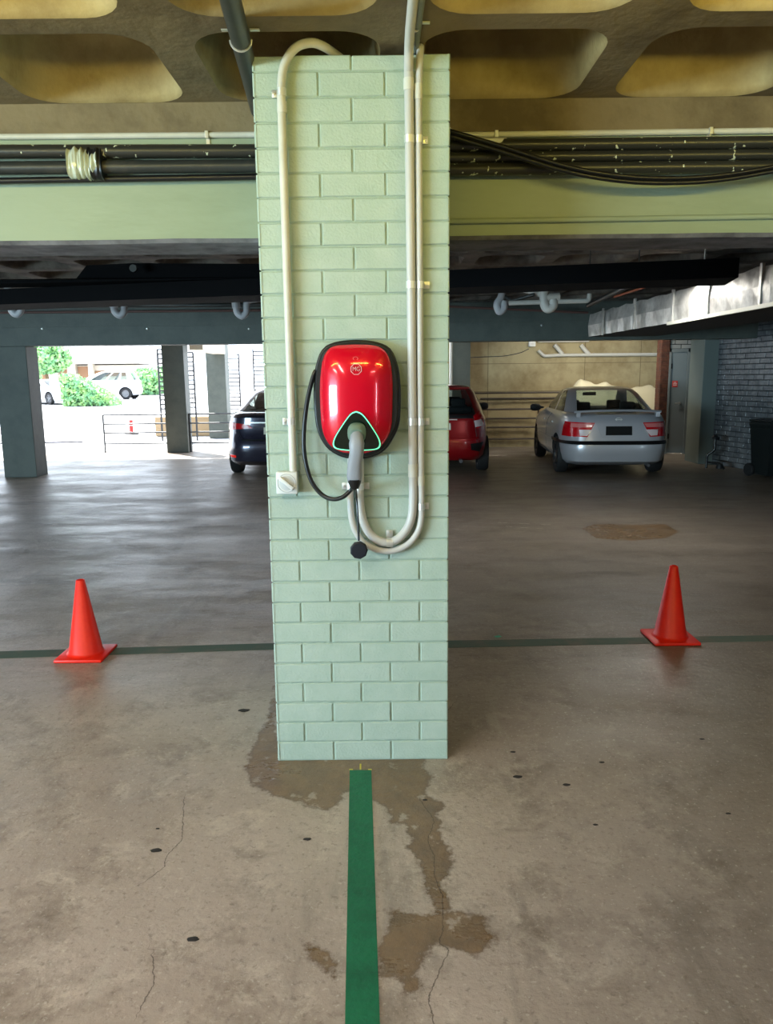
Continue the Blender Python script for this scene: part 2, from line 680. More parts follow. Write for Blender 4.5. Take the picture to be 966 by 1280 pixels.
floor_strip('floor_marking', [(437, 963), (464, 963), (475, 1290), (431, 1290)], .0015, greenline, 'bright green painted bay line running from the pillar towards the viewer')
floor_strip('floor_marking', [(-60, 816), (345, 804), (345, 812), (-60, 825)], .001, oldline, 'worn dull green line crossing the floor on the side of the exit')
floor_strip('floor_marking', [(555, 801), (1040, 793), (1040, 800), (555, 810)], .001, oldline, 'worn dull green line crossing the floor under the cone nearer the silver car')
bm = new()
for q in ([(436.5, 961.5), (441, 961.5), (441, 962.8), (436.5, 962.8)], [(460, 961.5), (464.5, 961.5), (464.5, 962.8), (460, 962.8)], [(449.5, 955), (451.5, 955), (451.5, 962), (449.5, 962)]):
    prism(bm, [Vector((at_z(*p).x, at_z(*p).y, .0004)) for p in q], (0, 0, .001))
structure('floor_marking', bm, mat('yellow_chalk', (214, 200, 90), .8), 'small yellow chalk ticks at the pillar end of the bright green line', 'floor marking')

# ---------------------------------------------------------------- brick pillar
def bricks(bm, w, h, origin, ux, nrm, course=.086, L=.24, j=.0065, odd_first=False, dep=.0065, rng=rnd, mi=0, off0=0.0):
    """bricks lying on a plane; origin bottom corner, ux direction along, nrm outward"""
    ux = Vector(ux)
    nrm = Vector(nrm)
    n = int(math.ceil(h / course - .02))
    for k in range(n):
        z0 = k * course + j / 2
        z1 = min((k + 1) * course - j / 2, h - .001)
        x = off0 - (0 if (k % 2 == 0) != odd_first else L / 2)
        while x < w - .02:
            a, b = max(0.0, x), min(w, x + L - j)
            if b - a > .02:
                jt = rng.uniform(-.0012, .0012)
                d = dep + rng.uniform(-.0008, .001)
                e = .003
                P = lambda u, z, q: Vector(origin) + ux * u + Vector((0, 0, z)) + nrm * q
                o4 = [(a, z0 + jt), (b, z0 + jt), (b, z1 + jt), (a, z1 + jt)]
                bv = [bm.verts.new(P(u, z, 0)) for u, z in o4]
                mv = [bm.verts.new(P(u, z, d - e)) for u, z in o4]
                i4 = [(a + e, z0 + e + jt), (b - e, z0 + e + jt), (b - e, z1 - e + jt), (a + e, z1 - e + jt)]
                fv = [bm.verts.new(P(u, z, d)) for u, z in i4]
                for r0, r1 in ((bv, mv), (mv, fv)):
                    for i in range(4):
                        f = bm.faces.new((r0[i], r0[(i + 1) % 4], r1[(i + 1) % 4], r1[i]))
                        f.material_index = mi
                bm.faces.new(fv).material_index = mi
            x += L


PH = at_y(437, 67.5, -.005).z
CO = PH / 32
PD = .95
bm = new()
box(bm, px0 + .006, px1 - .006, .006, PD - .006, 0, PH - .004, mi=1)
bricks(bm, .712, PH, (px0, .008, 0), (1, 0, 0), (0, -1, 0))
bricks(bm, .712, PH, (px1, PD - .008, 0), (-1, 0, 0), (0, 1, 0))
bricks(bm, PD, PH, (px0 + .008, PD, 0), (0, -1, 0), (-1, 0, 0), odd_first=True)
bricks(bm, PD, PH, (px1 - .008, 0, 0), (0, 1, 0), (1, 0, 0), odd_first=True)
structure('brick_pillar', bm, [mint, mint_mortar], 'square pale mint painted brick pillar carrying the red charger', 'pillar')
YF = -.005    # brick face

# ---------------------------------------------------------------- near beams
for nm, x0, x1, lab in (('beam', -14, px0 + .01, 'pale green concrete beam between the pillar and the exit side'),
                        ('beam', px1 - .01, 9, 'pale green concrete beam between the pillar and the ducted side')):
    bm = new()
    zt = 2.62
    box(bm, x0, x1, BF, BB, ZB + .012, zt, mi=0)
    # rough soffit, unpainted
    n = 60
    gr = []
    for i in range(n + 1):
        x = x0 + (x1 - x0) * i / n
        gr.append([bm.verts.new((x, y, z + .004 * mnoise.noise(Vector((x * 3, y * 9, z))))) for y, z in ((BF - .004, ZB + .014), (BF + .012, ZB - .002), (BB, ZB))])
    for i in range(n):
        for k in range(2):
            f = bm.faces.new((gr[i][k], gr[i][k + 1], gr[i + 1][k + 1], gr[i + 1][k]))
            f.material_index = 1
    structure(nm, bm, [greenb, greyconc], lab, 'beam')

# ---------------------------------------------------------------- waffle slab
def rrect(cx, cy, hx, hy, r, n=5):
    out = []
    for qx, qy, a0 in ((1, 1, 0), (-1, 1, 90), (-1, -1, 180), (1, -1, 270)):
        for k in range(n + 1):
            a = math.radians(a0 + 90 * k / n)
            out.append((cx + qx * (hx - r) + r * math.cos(a), cy + qy * (hy - r) + r * math.sin(a)))
    return out


def waffle(name, cxs, cys, zc, mats, label, xlo, xhi, ylo, yhi, ribx=.15, riby=.115, dep=.30):
    bm = new()
    for cx in cxs:
        for cy in cys:
            hx, hy = PX / 2, PY / 2
            o = rrect(cx, cy, hx - ribx / 2, hy - riby / 2, .15, 6)
            a = [bm.verts.new((x, y, zc)) for x, y in o]
            # outer square, matched by direction
            sq = []
            for x, y in o:
                dx, dy = x - cx, y - cy
                s = min(hx / abs(dx) if abs(dx) > 1e-9 else 1e9, hy / abs(dy) if abs(dy) > 1e-9 else 1e9)
                sq.append([cx + dx * s, cy + dy * s])
            for sx, sy in ((1, 1), (-1, 1), (-1, -1), (1, -1)):
                i = min(range(len(sq)), key=lambda q: (sq[q][0] - cx - sx * hx) ** 2 + (sq[q][1] - cy - sy * hy) ** 2)
                sq[i] = [cx + sx * hx, cy + sy * hy]
            b = [bm.verts.new((x, y, zc)) for x, y in sq]
            n = len(a)
            rings = [a]
            for (ins, dz, rr) in ((.012, .03, .15), (.045, .20, .15), (.085, .27, .16), (.15, dep, .13)):
                q = rrect(cx, cy, hx - ribx / 2 - ins, hy - riby / 2 - ins, rr, 6)
                rings.append([bm.verts.new((x, y, zc + dz)) for x, y in q])
            for i in range(n):
                k = (i + 1) % n
                bm.faces.new((b[i], b[k], a[k], a[i]))
                for r0, r1 in zip(rings, rings[1:]):
                    f = bm.faces.new((r0[i], r0[k], r1[k], r1[i]))
                    f.material_index = 1
                    f.smooth = True
            bm.faces.new(rings[-1]).material_index = 1
    bmesh.ops.remove_doubles(bm, verts=bm.verts, dist=.0008)
    o = obj(name, bm, mats)
    return tag(o, label, 'ceiling', kind='structure')


cx0 = (ribL + ribR) / 2
cxs = [cx0 + PX * (k + .5) for k in range(-9, 9)]
cys = [BF + .115 / 2 - .02 - PY * (k + .5) for k in range(0, 13)]
waffle('ceiling', cxs, cys, ZC, [waffle_m, waffle_in], 'yellowish waffle slab ceiling over the charger side', 0, 0, 0, 0)
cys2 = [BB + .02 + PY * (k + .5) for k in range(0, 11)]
waffle('ceiling', cxs, cys2, ZC, [darkceil, darkceil], 'grey-brown waffle slab ceiling over the parked cars', 0, 0, 0, 0)
# rim of the slab over the beam
bm = new()
yr0 = BF - .02 + .057
box(bm, -14, 9, yr0 - .055, BB + .03, 2.622, ZC + .02, bev=0)
structure('trim_1', bm, waffle_m, 'brown unpainted concrete band above the pale green beams', 'concrete band')
# roof slab above everything
bm = new()
box(bm, -14, 9, -9.6, 14.0, ZC + .32, ZC + .55)
structure('roof_slab', bm, greyconc, 'concrete roof slab above the car park', 'roof')
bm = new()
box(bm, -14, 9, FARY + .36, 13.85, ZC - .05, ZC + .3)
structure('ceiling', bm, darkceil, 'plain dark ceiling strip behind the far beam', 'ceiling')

# ---------------------------------------------------------------- far beam, pillars, walls
zfb = 2.12
bm = new()
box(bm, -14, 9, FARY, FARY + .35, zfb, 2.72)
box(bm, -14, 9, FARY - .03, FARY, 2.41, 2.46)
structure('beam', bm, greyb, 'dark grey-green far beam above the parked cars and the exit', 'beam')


def pillar(pxl, pxr, pyb, w, dep, zt, label, m=greyb, m2=None):
    a = at_z(pxl, pyb)
    b = at_z(pxr, pyb)
    bm = new()
    x0, x1 = a.x, b.x
    box(bm, x0, x1, a.y, a.y + dep, 0, zt, bev=.008)
    structure('pillar', bm, m, label, 'pillar')
    return x0, x1, a.y


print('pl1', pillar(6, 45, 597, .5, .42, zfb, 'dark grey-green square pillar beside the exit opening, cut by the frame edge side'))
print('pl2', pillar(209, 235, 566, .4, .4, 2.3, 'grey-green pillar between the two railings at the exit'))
ext = at_z(262, 548)
bm = new()
box(bm, ext.x, ext.x + .5, ext.y, ext.y + .5, 0, 2.7)
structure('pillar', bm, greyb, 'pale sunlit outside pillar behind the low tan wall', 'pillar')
# lintel outside
bm = new()
a, b = at_y(232, 437, 14.2), at_y(290, 437, 20)
prism(bm, [(at_y(236, 432, 14.25).x, 14.25, 2.2), (at_y(282, 443, 19.9).x, 19.9, 2.2), (at_y(282, 443, 19.9).x, 19.9, 2.46), (at_y(236, 432, 14.25).x, 14.25, 2.46)], (.3, 0, 0))
structure('beam', bm, mat('sunlit_beige_beam', (210, 196, 176), .8), 'beige outside beam running from the exit pillar to the outside pillar', 'beam')

# pillars on the right side
print('pr', at_z(872, 580), at_z(890, 581))
a = at_z(872, 580)
b = at_z(891, 580)
bm = new()
box(bm, a.x, b.x + .02, a.y, a.y + .62, 0, zfb + .1, bev=.006)
structure('pillar', bm, mat('grey_pillar_paint', (112, 122, 118), .6, bump=(30, .3)), 'grey pillar between the grey door and the dark brick wall', 'pillar')
a2 = at_y(566, 432, 13.55)
b2 = at_y(588, 432, 13.55)
bm = new()
box(bm, a2.x, b2.x, 13.55, 13.9, 0, zfb + .3, bev=.006)
structure('pillar', bm, greyb, 'grey-green pillar beyond the red hatchback by the back wall', 'pillar')

# right wall of painted brick
XW = at_z(894, 583).x
YW0, YW1 = 4.0, 10.9
bm = new()
box(bm, XW + .012, XW + .25, YW0 - 3, YW1, 0, ZC, mi=1)
bricks(bm, 6.9, 2.75, (XW + .012, YW1, 0), (0, -1, 0), (-1, 0, 0), j=.014)
wr0 = structure('wall_right', bm, [brick_dark, mortar_dark], 'charcoal painted brick side wall with glossy bricks', 'wall')
WANG = math.radians(13)
wr0.matrix_world = Matrix.Translation((XW, YW1, 0)) @ Matrix.Rotation(WANG, 4, 'Z') @ Matrix.Translation((-XW, -YW1, 0))
# door wall
YD = 12.3
xd0, xd1, xd2, xd3 = at_y(824, 500, YD).x, at_y(834, 500, YD).x, at_y(834, 500, YD).x, at_y(858, 500, YD).x
bm = new()
box(bm, xd0, xd1, YD + .012, YD + .25, 0, ZC, mi=1)
bricks(bm, xd1 - xd0, 2.75, (xd0, YD + .012, 0), (1, 0, 0), (0, -1, 0), mi=0)
bricks(bm, .24, 2.75, (xd0, YD + .25, 0), (0, -1, 0), (-1, 0, 0), mi=0)
structure('wall_brick_nib', bm, [brick_red, mortar_red], 'narrow strip of bare red brick wall beside the grey door', 'wall')
zdt = at_y(845, 438, YD).z
bm = new()
box(bm, xd1, xd3 + 1.6, YD + .05, YD + .25, zdt + .03, ZC, mi=1)
bricks(bm, xd3 - xd1 + 1.6, 2.75 - zdt, (xd1, YD + .05, zdt + .03), (1, 0, 0), (0, -1, 0), mi=0, j=.014)
box(bm, xd3 + .03, xd3 + 1.6, YD + .05, YD + .25, 0, zdt + .03, mi=0)
structure('wall_door_side', bm, [brick_lightgrey, mortar_dark], 'light grey painted brick wall over the grey door', 'wall')
dr = empty('door_1', ((xd1 + xd3) / 2, YD + .04, 0), 'grey flush service door with a small red sign', 'door', kind='structure')
w2 = (xd3 - xd1) / 2
bm = new(); box(bm, -w2 + .04, w2 - .02, -.02, .03, .02, zdt - .03, bev=.004); obj('door_leaf', bm, doorm, dr)
bm = new()
box(bm, -w2 - .0, -w2 + .04, -.04, .06, 0, zdt + .03); box(bm, w2 - .015, w2 + .03, -.04, .06, 0, zdt + .03); box(bm, -w2, w2 + .03, -.04, .06, zdt - .03, zdt + .03)
obj('door_frame', bm, mat('frame_grey', (122, 130, 132), .5), dr)
for z in (.35, zdt - .3):
    bm = new(); box(bm, -w2 + .045, -w2 + .065, -.035, -.015, z - .05, z + .05); obj('hinge', bm, blackm, dr)
hd = at_y(850, 504, YD - .03)
bm = new(); tube(bm, [(hd.x - dr.location.x, -.02, hd.z), (hd.x - dr.location.x, -.07, hd.z), (hd.x - dr.location.x - .1, -.07, hd.z)], .011, 8)
lathe(bm, [(0, .0), (.028, .0), (.028, .012), (0, .012)], 16, Matrix.Translation((hd.x - dr.location.x, -.02, hd.z)) @ Matrix.Rotation(PI / 2, 4, 'X'))
obj('door_handle', bm, steel, dr, True)
sg = at_y(844.5, 480, YD - .03)
s_ = tag(obj('door_sign', (lambda b: (box(b, -.055, .055, -.004, .0, -.062, .062, bev=.002), b)[1])(new()), redsign), 'small red notice on the grey door', 'sign')
s_.location = (sg.x, YD + .018, sg.z)
for i, w in enumerate((.05, .075, .07)):
    bm = new()
    # short lines of unreadable lettering rendered as word-shaped dashes
    x = -w / 2
    while x < w / 2:
        l = rnd.uniform(.008, .016)
        box(bm, x, min(w / 2, x + l), -.0055, -.004, .03 - i * .027 - .007, .03 - i * .027 + .007)
        x += l + .004
    obj('lettering', bm, white, s_)

# back wall
YB = 14.2
bm = new()
bxl = -.6
bxr = 7.5
box(bm, bxl, bxr, YB, YB + .25, 0, 3.3, mi=0)
for z in (.62, 1.22, 1.82, 2.42):
    box(bm, bxl, bxr, YB - .002, YB + .01, z, z + .012, mi=1)
for x in [at_y(q, 500, YB).x for q in (609, 729)] + [-.2, 5.6]:
    box(bm, x, x + .012, YB - .002, YB + .01, 0, 3.3, mi=1)
structure('wall_back', bm, [wallc, seam_m], 'yellowish beige board-marked concrete back wall', 'wall')
bm = new()
box(bm, 8.9, 9.1, -9.6, 14.2, 0, 3.2)
structure('wall_right_outer', bm, greyconc, 'plain grey concrete wall closing the car park side', 'wall')
bm = new()
box(bm, XW + .15, 9, 10.92, 11.1, 0, ZC)
box(bm, xd3 + 1.5, 9, YD + .05, YD + .25, 0, ZC)
structure('wall_right_return', bm, greyconc, 'grey return wall beside the dark brick wall', 'wall')

# ---------------------------------------------------------------- conduits on the pillar
def saddle(parent, px, py, y, lugs, w=.026, r=.016, vertical=True):
    """steel saddle clip on a conduit running up the wall; lugs: list of pixel x of screw lugs"""
    p = at_y(px, py, y)
    bm = new()
    n = 10
    a = []
    for k in range(n + 1):
        t = PI * k / n
        u, q = math.cos(t) * (r + .0015), -math.sin(t) * (r + .0015)
        a.append((u, q))
    for h0 in (-w / 2,):
        rows = []
        for (u, q) in a:
            if vertical:
                rows.append((bm.verts.new((p.x + u, y + q, p.z - w / 2)), bm.verts.new((p.x + u, y + q, p.z + w / 2))))
            else:
                rows.append((bm.verts.new((p.x - w / 2, y + q, p.z + u)), bm.verts.new((p.x + w / 2, y + q, p.z + u))))
        for r0, r1 in zip(rows, rows[1:]):
            bm.faces.new((r0[0], r0[1], r1[1], r1[0]))
    for lx, ly in lugs:
        q = at_y(lx, ly, YF)
        s = 1 if (q.x > p.x if vertical else q.z > p.z) else -1
        if vertical:
            x0, x1 = sorted((p.x + s * r * .95, q.x + s * .008))
            box(bm, x0, x1, YF - .004, YF - .001, p.z - w / 2, p.z + w / 2, bev=.0012)
            cx, cz = q.x, p.z
        else:
            z0, z1 = sorted((p.z + s * r * .95, q.z + s * .008))
            box(bm, p.x - w / 2, p.x + w / 2, YF - .004, YF - .001, z0, z1, bev=.0012)
            cx, cz = p.x, q.z
        lathe(bm, [(0, .0), (.005, .0), (.004, .004), (0, .005)], 12, Matrix.Translation((cx, YF - .004, cz)) @ Matrix.Rotation(PI / 2, 4, 'X'))
    return obj('saddle_clip', bm, steel, parent, True)


def coupler(parent, px, py0, py1, y, r, m):
    a, b = at_y(px, py0, y), at_y(px, py1, y)
    b.x = a.x = (a.x + b.x) / 2
    bm = new()
    tube(bm, [a, b], r, 16)
    return obj('coupler', bm, m, parent, True)


# left conduit
t = empty('power_conduit', (at_y(366, 588, YF).x, YF, 0), 'slim cream conduit rising from the isolator switch and bending over the pillar top', 'conduit')
inv = Matrix.Translation(-t.location)
r = .0155
y = YF - r - .002


def addt(name, pts, r, m, par, seg=14):
    bm = new()
    tube(bm, pts, r, seg)
    bmesh.ops.transform(bm, matrix=Matrix.Translation(-par.location), verts=bm.verts)
    return obj(name, bm, m, par, True)


def fixloc(o):
    o.matrix_parent_inverse = Matrix.Identity(4)
    o.location = -o.parent.location
    return o


lp = [at_y(366.5, 590, y), at_y(352, 140, y), at_y(351.5, 108, y), at_y(354, 86, y), at_y(362, 68, y), at_y(374, 57, y), at_y(390, 53.5, y)]
for qx, qy in ((404, .02), (417, .07), (428, .14), (436, .24)):
    v_ = at_y(qx, 58, y + qy)
    lp.append(Vector((v_.x, v_.y, PH + .023 if qy > .03 else v_.z)))
pp = [lp[0], lp[0].lerp(lp[1], .5)] + smoothpath(lp[1:], 5)
addt('pipe', pp, r, conduit_m, t)
c = coupler(t, 352.3, 127, 141, y, r + .002, conduit_m); fixloc(c)
s = saddle(t, 352, 115.5, y, [(342.5, 117)], r=r); fixloc(s)
s = saddle(t, 364, 527, y, [(356, 527)], r=r); fixloc(s)

# switch
sw = empty('isolator_switch', at_y(360, 602, YF), 'square white rotary isolator switch at the foot of the slim conduit', 'switch')
bm = new(); box(bm, -.041, .041, -.045, 0, -.043, .043, bev=.004); obj('housing', bm, white, sw, True, 50)
bm = new()
lathe(bm, [(0, .046), (.028, .046), (.030, .045), (.031, .040)], 28, Matrix.Rotation(PI / 2, 4, 'X'))
lathe(bm, [(.0335, .0455), (.035, .047), (.0365, .0455)], 28, Matrix.Rotation(PI / 2, 4, 'X'))
obj('dial', bm, mat('switch_dial', (200, 204, 204), .4), sw, True)
bm = new(); box(bm, -.034, .034, -.062, -.044, -.007, .007, bev=.003)
bmesh.ops.transform(bm, matrix=Matrix.Rotation(math.radians(40), 4, 'Y'), verts=bm.verts)
obj('rotary_knob', bm, white, sw, True, 50)

# two right conduits
rA, rB = .0168, .0128
yA = YF - rA - .001
t = empty('power_conduit', (at_y(515, 500, YF).x, YF, 0), 'thicker of the twin conduits looping under the charger', 'conduit', 'twin conduits looping under the charger')
run = [at_y(510.5, 70, yA), at_y(516, 588, yA)]
x520 = run[1].x
loop = [at_y(px, py, yA) for px, py in [(516, 600), (516, 625), (514.5, 645), (508.5, 661), (498, 673), (486, 678), (473, 675.5), (461.5, 666), (453.5, 650), (450, 630), (449.5, 605), (449.5, 560)]]
topA = [Vector((at_y(510.5, 70, yA).x, yA - .16, ZC - .03)), Vector((at_y(510.5, 70, yA).x, yA - .055, ZC - .045)), Vector((run[0].x, yA - .008, ZC - .09))]
endA = at_z(520, -40, ZC - rA - .002)
pp = [endA] + smoothpath([topA[0]] + topA[1:] + [run[0]], 5) + [run[0].lerp(run[1], .5)] + smoothpath([run[1]] + loop, 6)
addt('pipe', pp, rA, conduit_g, t)
for a_, b_ in ((98, 113), (580, 596)):
    fixloc(coupler(t, 510.5 + (a_ - 70) * .0106, a_, b_, yA, rA + .002, conduit_m))
fixloc(saddle(t, 511.6, 174, yA, [], r=rA)); fixloc(saddle(t, 513.5, 356, yA, [], r=rA)); fixloc(saddle(t, 515.4, 527, yA, [], r=rA))
fixloc(saddle(t, 449, 608, yA, [(459, 608), (430, 608)], r=rA))
fixloc(saddle(t, 487, 678, yA, [(487.5, 665)], r=rA, vertical=False))
yBc = YF - rB - .001
t = empty('power_conduit', (at_y(525, 500, YF).x, YF, 0), 'thinner of the twin conduits looping under the charger', 'conduit', 'twin conduits looping under the charger')
run = [at_y(523, 118, yBc), at_y(526, 590, yBc)]
loop = [at_y(px, py, yBc) for px, py in [(526.5, 630), (526, 650), (521, 667), (508, 681.5), (488, 688.8), (468.5, 686), (451.5, 675), (441, 655), (438, 630), (438, 605), (438.5, 560)]]
tb = [Vector((at_y(529, 60, yBc).x, .26, PH + .022)), Vector((at_y(526.5, 60, yBc).x, .03, PH + .023)), Vector((at_y(525, 66, yBc).x, yBc - .001, PH + .004)), at_y(524, 90, yBc)]
pp = smoothpath(tb + [run[0]], 5) + [run[0].lerp(run[1], .5)] + smoothpath([run[1]] + loop, 6)
addt('pipe', pp, rB, conduit_g, t)
fixloc(coupler(t, 523, 105, 124, yBc, rB + .002, conduit_m)); fixloc(coupler(t, 526, 595, 607, yBc, rB + .002, conduit_m))
fixloc(saddle(t, 523.6, 174, yBc, [(532, 175)], r=rB)); fixloc(saddle(t, 525, 356, yBc, [(534, 356)], r=rB)); fixloc(saddle(t, 526, 527, yBc, [(534, 527)], r=rB))
fixloc(saddle(t, 526.5, 633, yBc, [(533.5, 633)], r=rB)); fixloc(saddle(t, 438, 608, yBc, [], r=rB))

# ---------------------------------------------------------------- ceiling pipes near
a = at_z(278, -40, ZC - .035)
b = at_z(318, 118, ZC - .035)
t = empty('overhead_pipe', (b.x, b.y, b.z), 'dark grey drain pipe under the ceiling running past the pillar corner', 'pipe')
far = b + (b - a).normalized() * .25
far.x = min(far.x, b.x + .03)
addt('pipe', [a, far], .034, darkpipe, t, 16)
q = at_z(301, 50, ZC - .035)
bm = new()
tube(bm, [Vector((q.x + .036 * math.cos(k * PI / 12), q.y, q.z - .036 * math.sin(k * PI / 12))) for k in range(13)], .004, 6)
box(bm, q.x - .065, q.x - .032, q.y - .008, q.y + .008, ZC - .006, ZC - .002); box(bm, q.x + .032, q.x + .065, q.y - .008, q.y + .008, ZC - .006, ZC - .002)
fixloc(obj('saddle_clip', bm, steel, t))
# thin grey conduit beside the thick one
t = empty('overhead_pipe', (at_z(520, 40, ZC - .02)), 'thin grey conduit on the ceiling rib above the twin conduits', 'pipe')
p0, p1, p2 = at_z(531, -40, ZC - .015), at_z(519, 60, ZC - .015), at_z(516, 95, ZC - .015)
addt('pipe', [p0, p1, p2], .013, dconduit, t)
for (px, py, rr, lx) in ((518.5, 33, .015, 530),):
    q = at_z(px, py, ZC - .015)
    bm = new()
    tube(bm, [Vector((q.x + rr * math.cos(k * PI / 12), q.y, q.z - rr * math.sin(k * PI / 12))) for k in range(13)], .004, 6)
    box(bm, q.x + rr, q.x + rr + .035, q.y - .008, q.y + .008, ZC - .006, ZC - .002)
    fixloc(obj('saddle_clip', bm, steel, t))

# ---------------------------------------------------------------- services on the near beam
def xrun(name, label, x0, x1, pxy0, pxy1, yy, r, m, cat='pipe', parts=None, sag=0, group=None, seg=14):
    """pipe along the beam through two photo points at depth yy"""
    a, b = at_y(pxy0[0], pxy0[1], yy), at_y(pxy1[0], pxy1[1], yy)
    d = (b - a) / (b.x - a.x)
    p = [a + d * (x - a.x) for x in [x0 + (x1 - x0) * i / 6 for i in range(7)]]
    e = empty(name, p[0], label, cat, group)
    bm = new()
    tube(bm, [q - p[0] for q in p], r, seg)
    obj('pipe', bm, m, e, True)
    return e, (lambda x: a + d * (x - a.x))


for side, x0, x1, sx, w1, w2, tx in (('exit', -6, px0, 1, (10, 171), (310, 168.5), 'on the exit side'), ('duct', px1, 5, 1, (640, 168), (950, 163.5), 'on the ducted side')):
    e, fn = xrun('service_conduit', 'thin cream conduit along the top of the green beam ' + tx, x0, x1, w1, w2, BF - .014, .0125, conduit_m, 'conduit')
    for cpx in ((259,) if side == 'exit' else (620, 887)):
        q = fn(at_y(cpx, 170, BF - .014).x)
        bm = new()
        box(bm, q.x - .008, q.x + .008, BF - .03, BF - .012, q.z - .015, q.z + .015, bev=.002)
        box(bm, q.x - .008, q.x + .008, BF - .004, BF - .001, q.z - .045, q.z)
        bmesh.ops.transform(bm, matrix=Matrix.Translation(-e.location), verts=bm.verts)
        obj('saddle_clip', bm, steel, e)
yp = BF - .06
e, fn = xrun('service_pipe', 'upper black pipe speckled with paint on the beam nearer the exit', -6, px0, (0, 189.5), (316, 189), yp, .028, fleck, 'pipe')
e, fn = xrun('service_pipe', 'lower dark pipe on the beam nearer the exit, above the flat black cable', -6, px0, (0, 210), (316, 207.5), yp, .027, darkpipe, 'pipe')
e, fn = xrun('service_cable', 'thick flat black cable under the two pipes nearer the exit', -6, px0, (0, 226), (316, 221), yp + .01, .0135, blackr, 'cable')
e, fn = xrun('service_pipe', 'upper black pipe speckled with paint on the beam behind the drooping cable', px1, 5, (560, 182), (966, 178), yp, .026, fleck, 'pipe')
e, fn = xrun('service_pipe', 'middle black paint-speckled pipe on the beam behind the drooping cable', px1, 5, (560, 197), (966, 193), yp, .0225, fleck, 'pipe')
e, fn = xrun('service_pipe', 'lowest dark pipe on the beam behind the drooping cable', px1, 5, (560, 212), (966, 208), yp, .026, fleck, 'pipe')
e, fn = xrun('service_conduit', 'green painted conduit low on the beam on the ducted side', px1, 5, (560, 277), (966, 270.5), BF - .012, .012, greenb, 'conduit')
# conduit coming off the pillar side
addp = [at_y(552, 154, BF - .12), at_y(562, 163, BF - .12), at_y(577, 172, BF - .12), at_y(600, 176, BF - .11), at_y(620, 176, BF - .10), at_y(632, 175.5, BF - .05)]
bm = new(); tube(bm, smoothpath(addp[:4], 6) + addp[4:], .011, 12)
tag(obj('branch_conduit', bm, conduit_m, None, True), 'cream conduit curving off the pillar side to follow the beam', 'conduit')
# drooping cable
dp = [at_y(556, 168, BF - .14), at_y(620, 187, BF - .15), at_y(700, 212, BF - .15), at_y(760, 224, BF - .15), at_y(820, 228.5, BF - .15), at_y(890, 226, BF - .15), at_y(966, 214, BF - .15), at_y(1080, 190, BF - .15)]
bm = new(); sp_ = smoothpath(dp, 8); tube(bm, sp_, .010, 12)
tube(bm, [p + Vector((0, -.012, .016)) for p in sp_], .0085, 12)
tag(obj('hanging_cable', bm, blackr, None, True), 'glossy black cable drooping in front of the beam beside the pillar', 'cable')
# pale sleeve wrap round the left pipes
wr = empty('pipe_wrap', at_y(107, 205, yp), 'crumpled clear plastic and black tape wrapped round the pipes by the exit side', 'pipe wrap')
def wrapmesh(x0, x1, zr, yr_, amp, seed):
    bm = new()
    R = []
    n, sgm = 26, 28
    for i in range(n + 1):
        x = x0 + (x1 - x0) * i / n
        ring = []
        for k in range(sgm):
            a = 2 * PI * k / sgm
            rr = 1 + amp * mnoise.noise(Vector((x * 90 + seed, math.sin(a) * .8, math.cos(a) * .8)))
            ring.append(bm.verts.new((x, math.cos(a) * yr_ * rr, math.copysign(abs(math.sin(a)) ** .7, math.sin(a)) * zr * rr)))
        R.append(ring)
    for i in range(n):
        for k in range(sgm):
            bm.faces.new((R[i][k], R[i][(k + 1) % sgm], R[i + 1][(k + 1) % sgm], R[i + 1][k]))
    bm.faces.new(R[0]); bm.faces.new(R[-1])
    return bm
obj('plastic_sleeve', wrapmesh(-.065, .03, .062, .046, .28, 1), mat('clear_plastic', (190, 196, 178), .18, coat=1, bump=(12, .6)), wr, True)
obj('plastic_tail', wrapmesh(.034, .062, .042, .05, .3, 5), mat('clear_plastic', (190, 196, 178), .18), wr, True)
obj('black_tape', wrapmesh(.02, .078, .068, .042, .1, 9), blackr, wr, True)

# ---------------------------------------------------------------- charger
CH = at_y(446, 498, -.06)
ch = empty('car_charger', (CH.x, YF, CH.z), 'glossy red wall-mounted electric car charger with a green lit triangle', 'charger')


def L_(px, py, y):
    return at_y(px, py, y) - ch.location


def outline(crop, s=7.43, ox=380, oy=420, y=-.06, n=96, even=True):
    pts = [L_(ox + a / s, oy + b / s, y) for a, b in crop]
    pts = smoothpath(pts + [pts[0]], 8)[:-1]
    # resample evenly
    Ls = [0]
    cl = pts + [pts[0]]
    for a, b in zip(cl, cl[1:]):
        Ls.append(Ls[-1] + (b - a).length)
    out = []
    j = 0
    for k in range(n):
        d = Ls[-1] * k / n
        while Ls[j + 1] < d:
            j += 1
        out.append(cl[j].lerp(cl[j + 1], (d - Ls[j]) / (Ls[j + 1] - Ls[j] + 1e-9)))
    return [(p.x, p.z) for p in out]


red_c = [(485, 62), (620, 68), (712, 88), (770, 128), (808, 200), (830, 310), (838, 460), (836, 650), (825, 850), (790, 950), (722, 1040), (640, 1085), (560, 1103),
         (485, 1108), (410, 1103), (325, 1085), (225, 1020), (160, 890), (140, 700), (134, 500), (142, 330), (165, 200), (205, 120), (255, 85), (340, 68)]
ro = outline(red_c, y=-.055)
cx_, cz_ = sum(p[0] for p in ro) / len(ro), sum(p[1] for p in ro) / len(ro)
D0, DH = -.045, .085


def cover_y(x, z):
    """front surface depth of the cover"""
    dx, dz = x - cx_, z - cz_
    ang = math.atan2(dz, dx)
    best = None
    # radial fraction relative to the outline
    i = COVER_IDX(ang)
    R = i
    t = min(1, math.hypot(dx, dz) / R)
    return D0 - DH * prof(t, dx)


def prof(t, dx=0):
    base = (1 - t ** 3.2) ** .62 if t < 1 else 0
    return base * (1 - .25 * (dx / .16) ** 2)


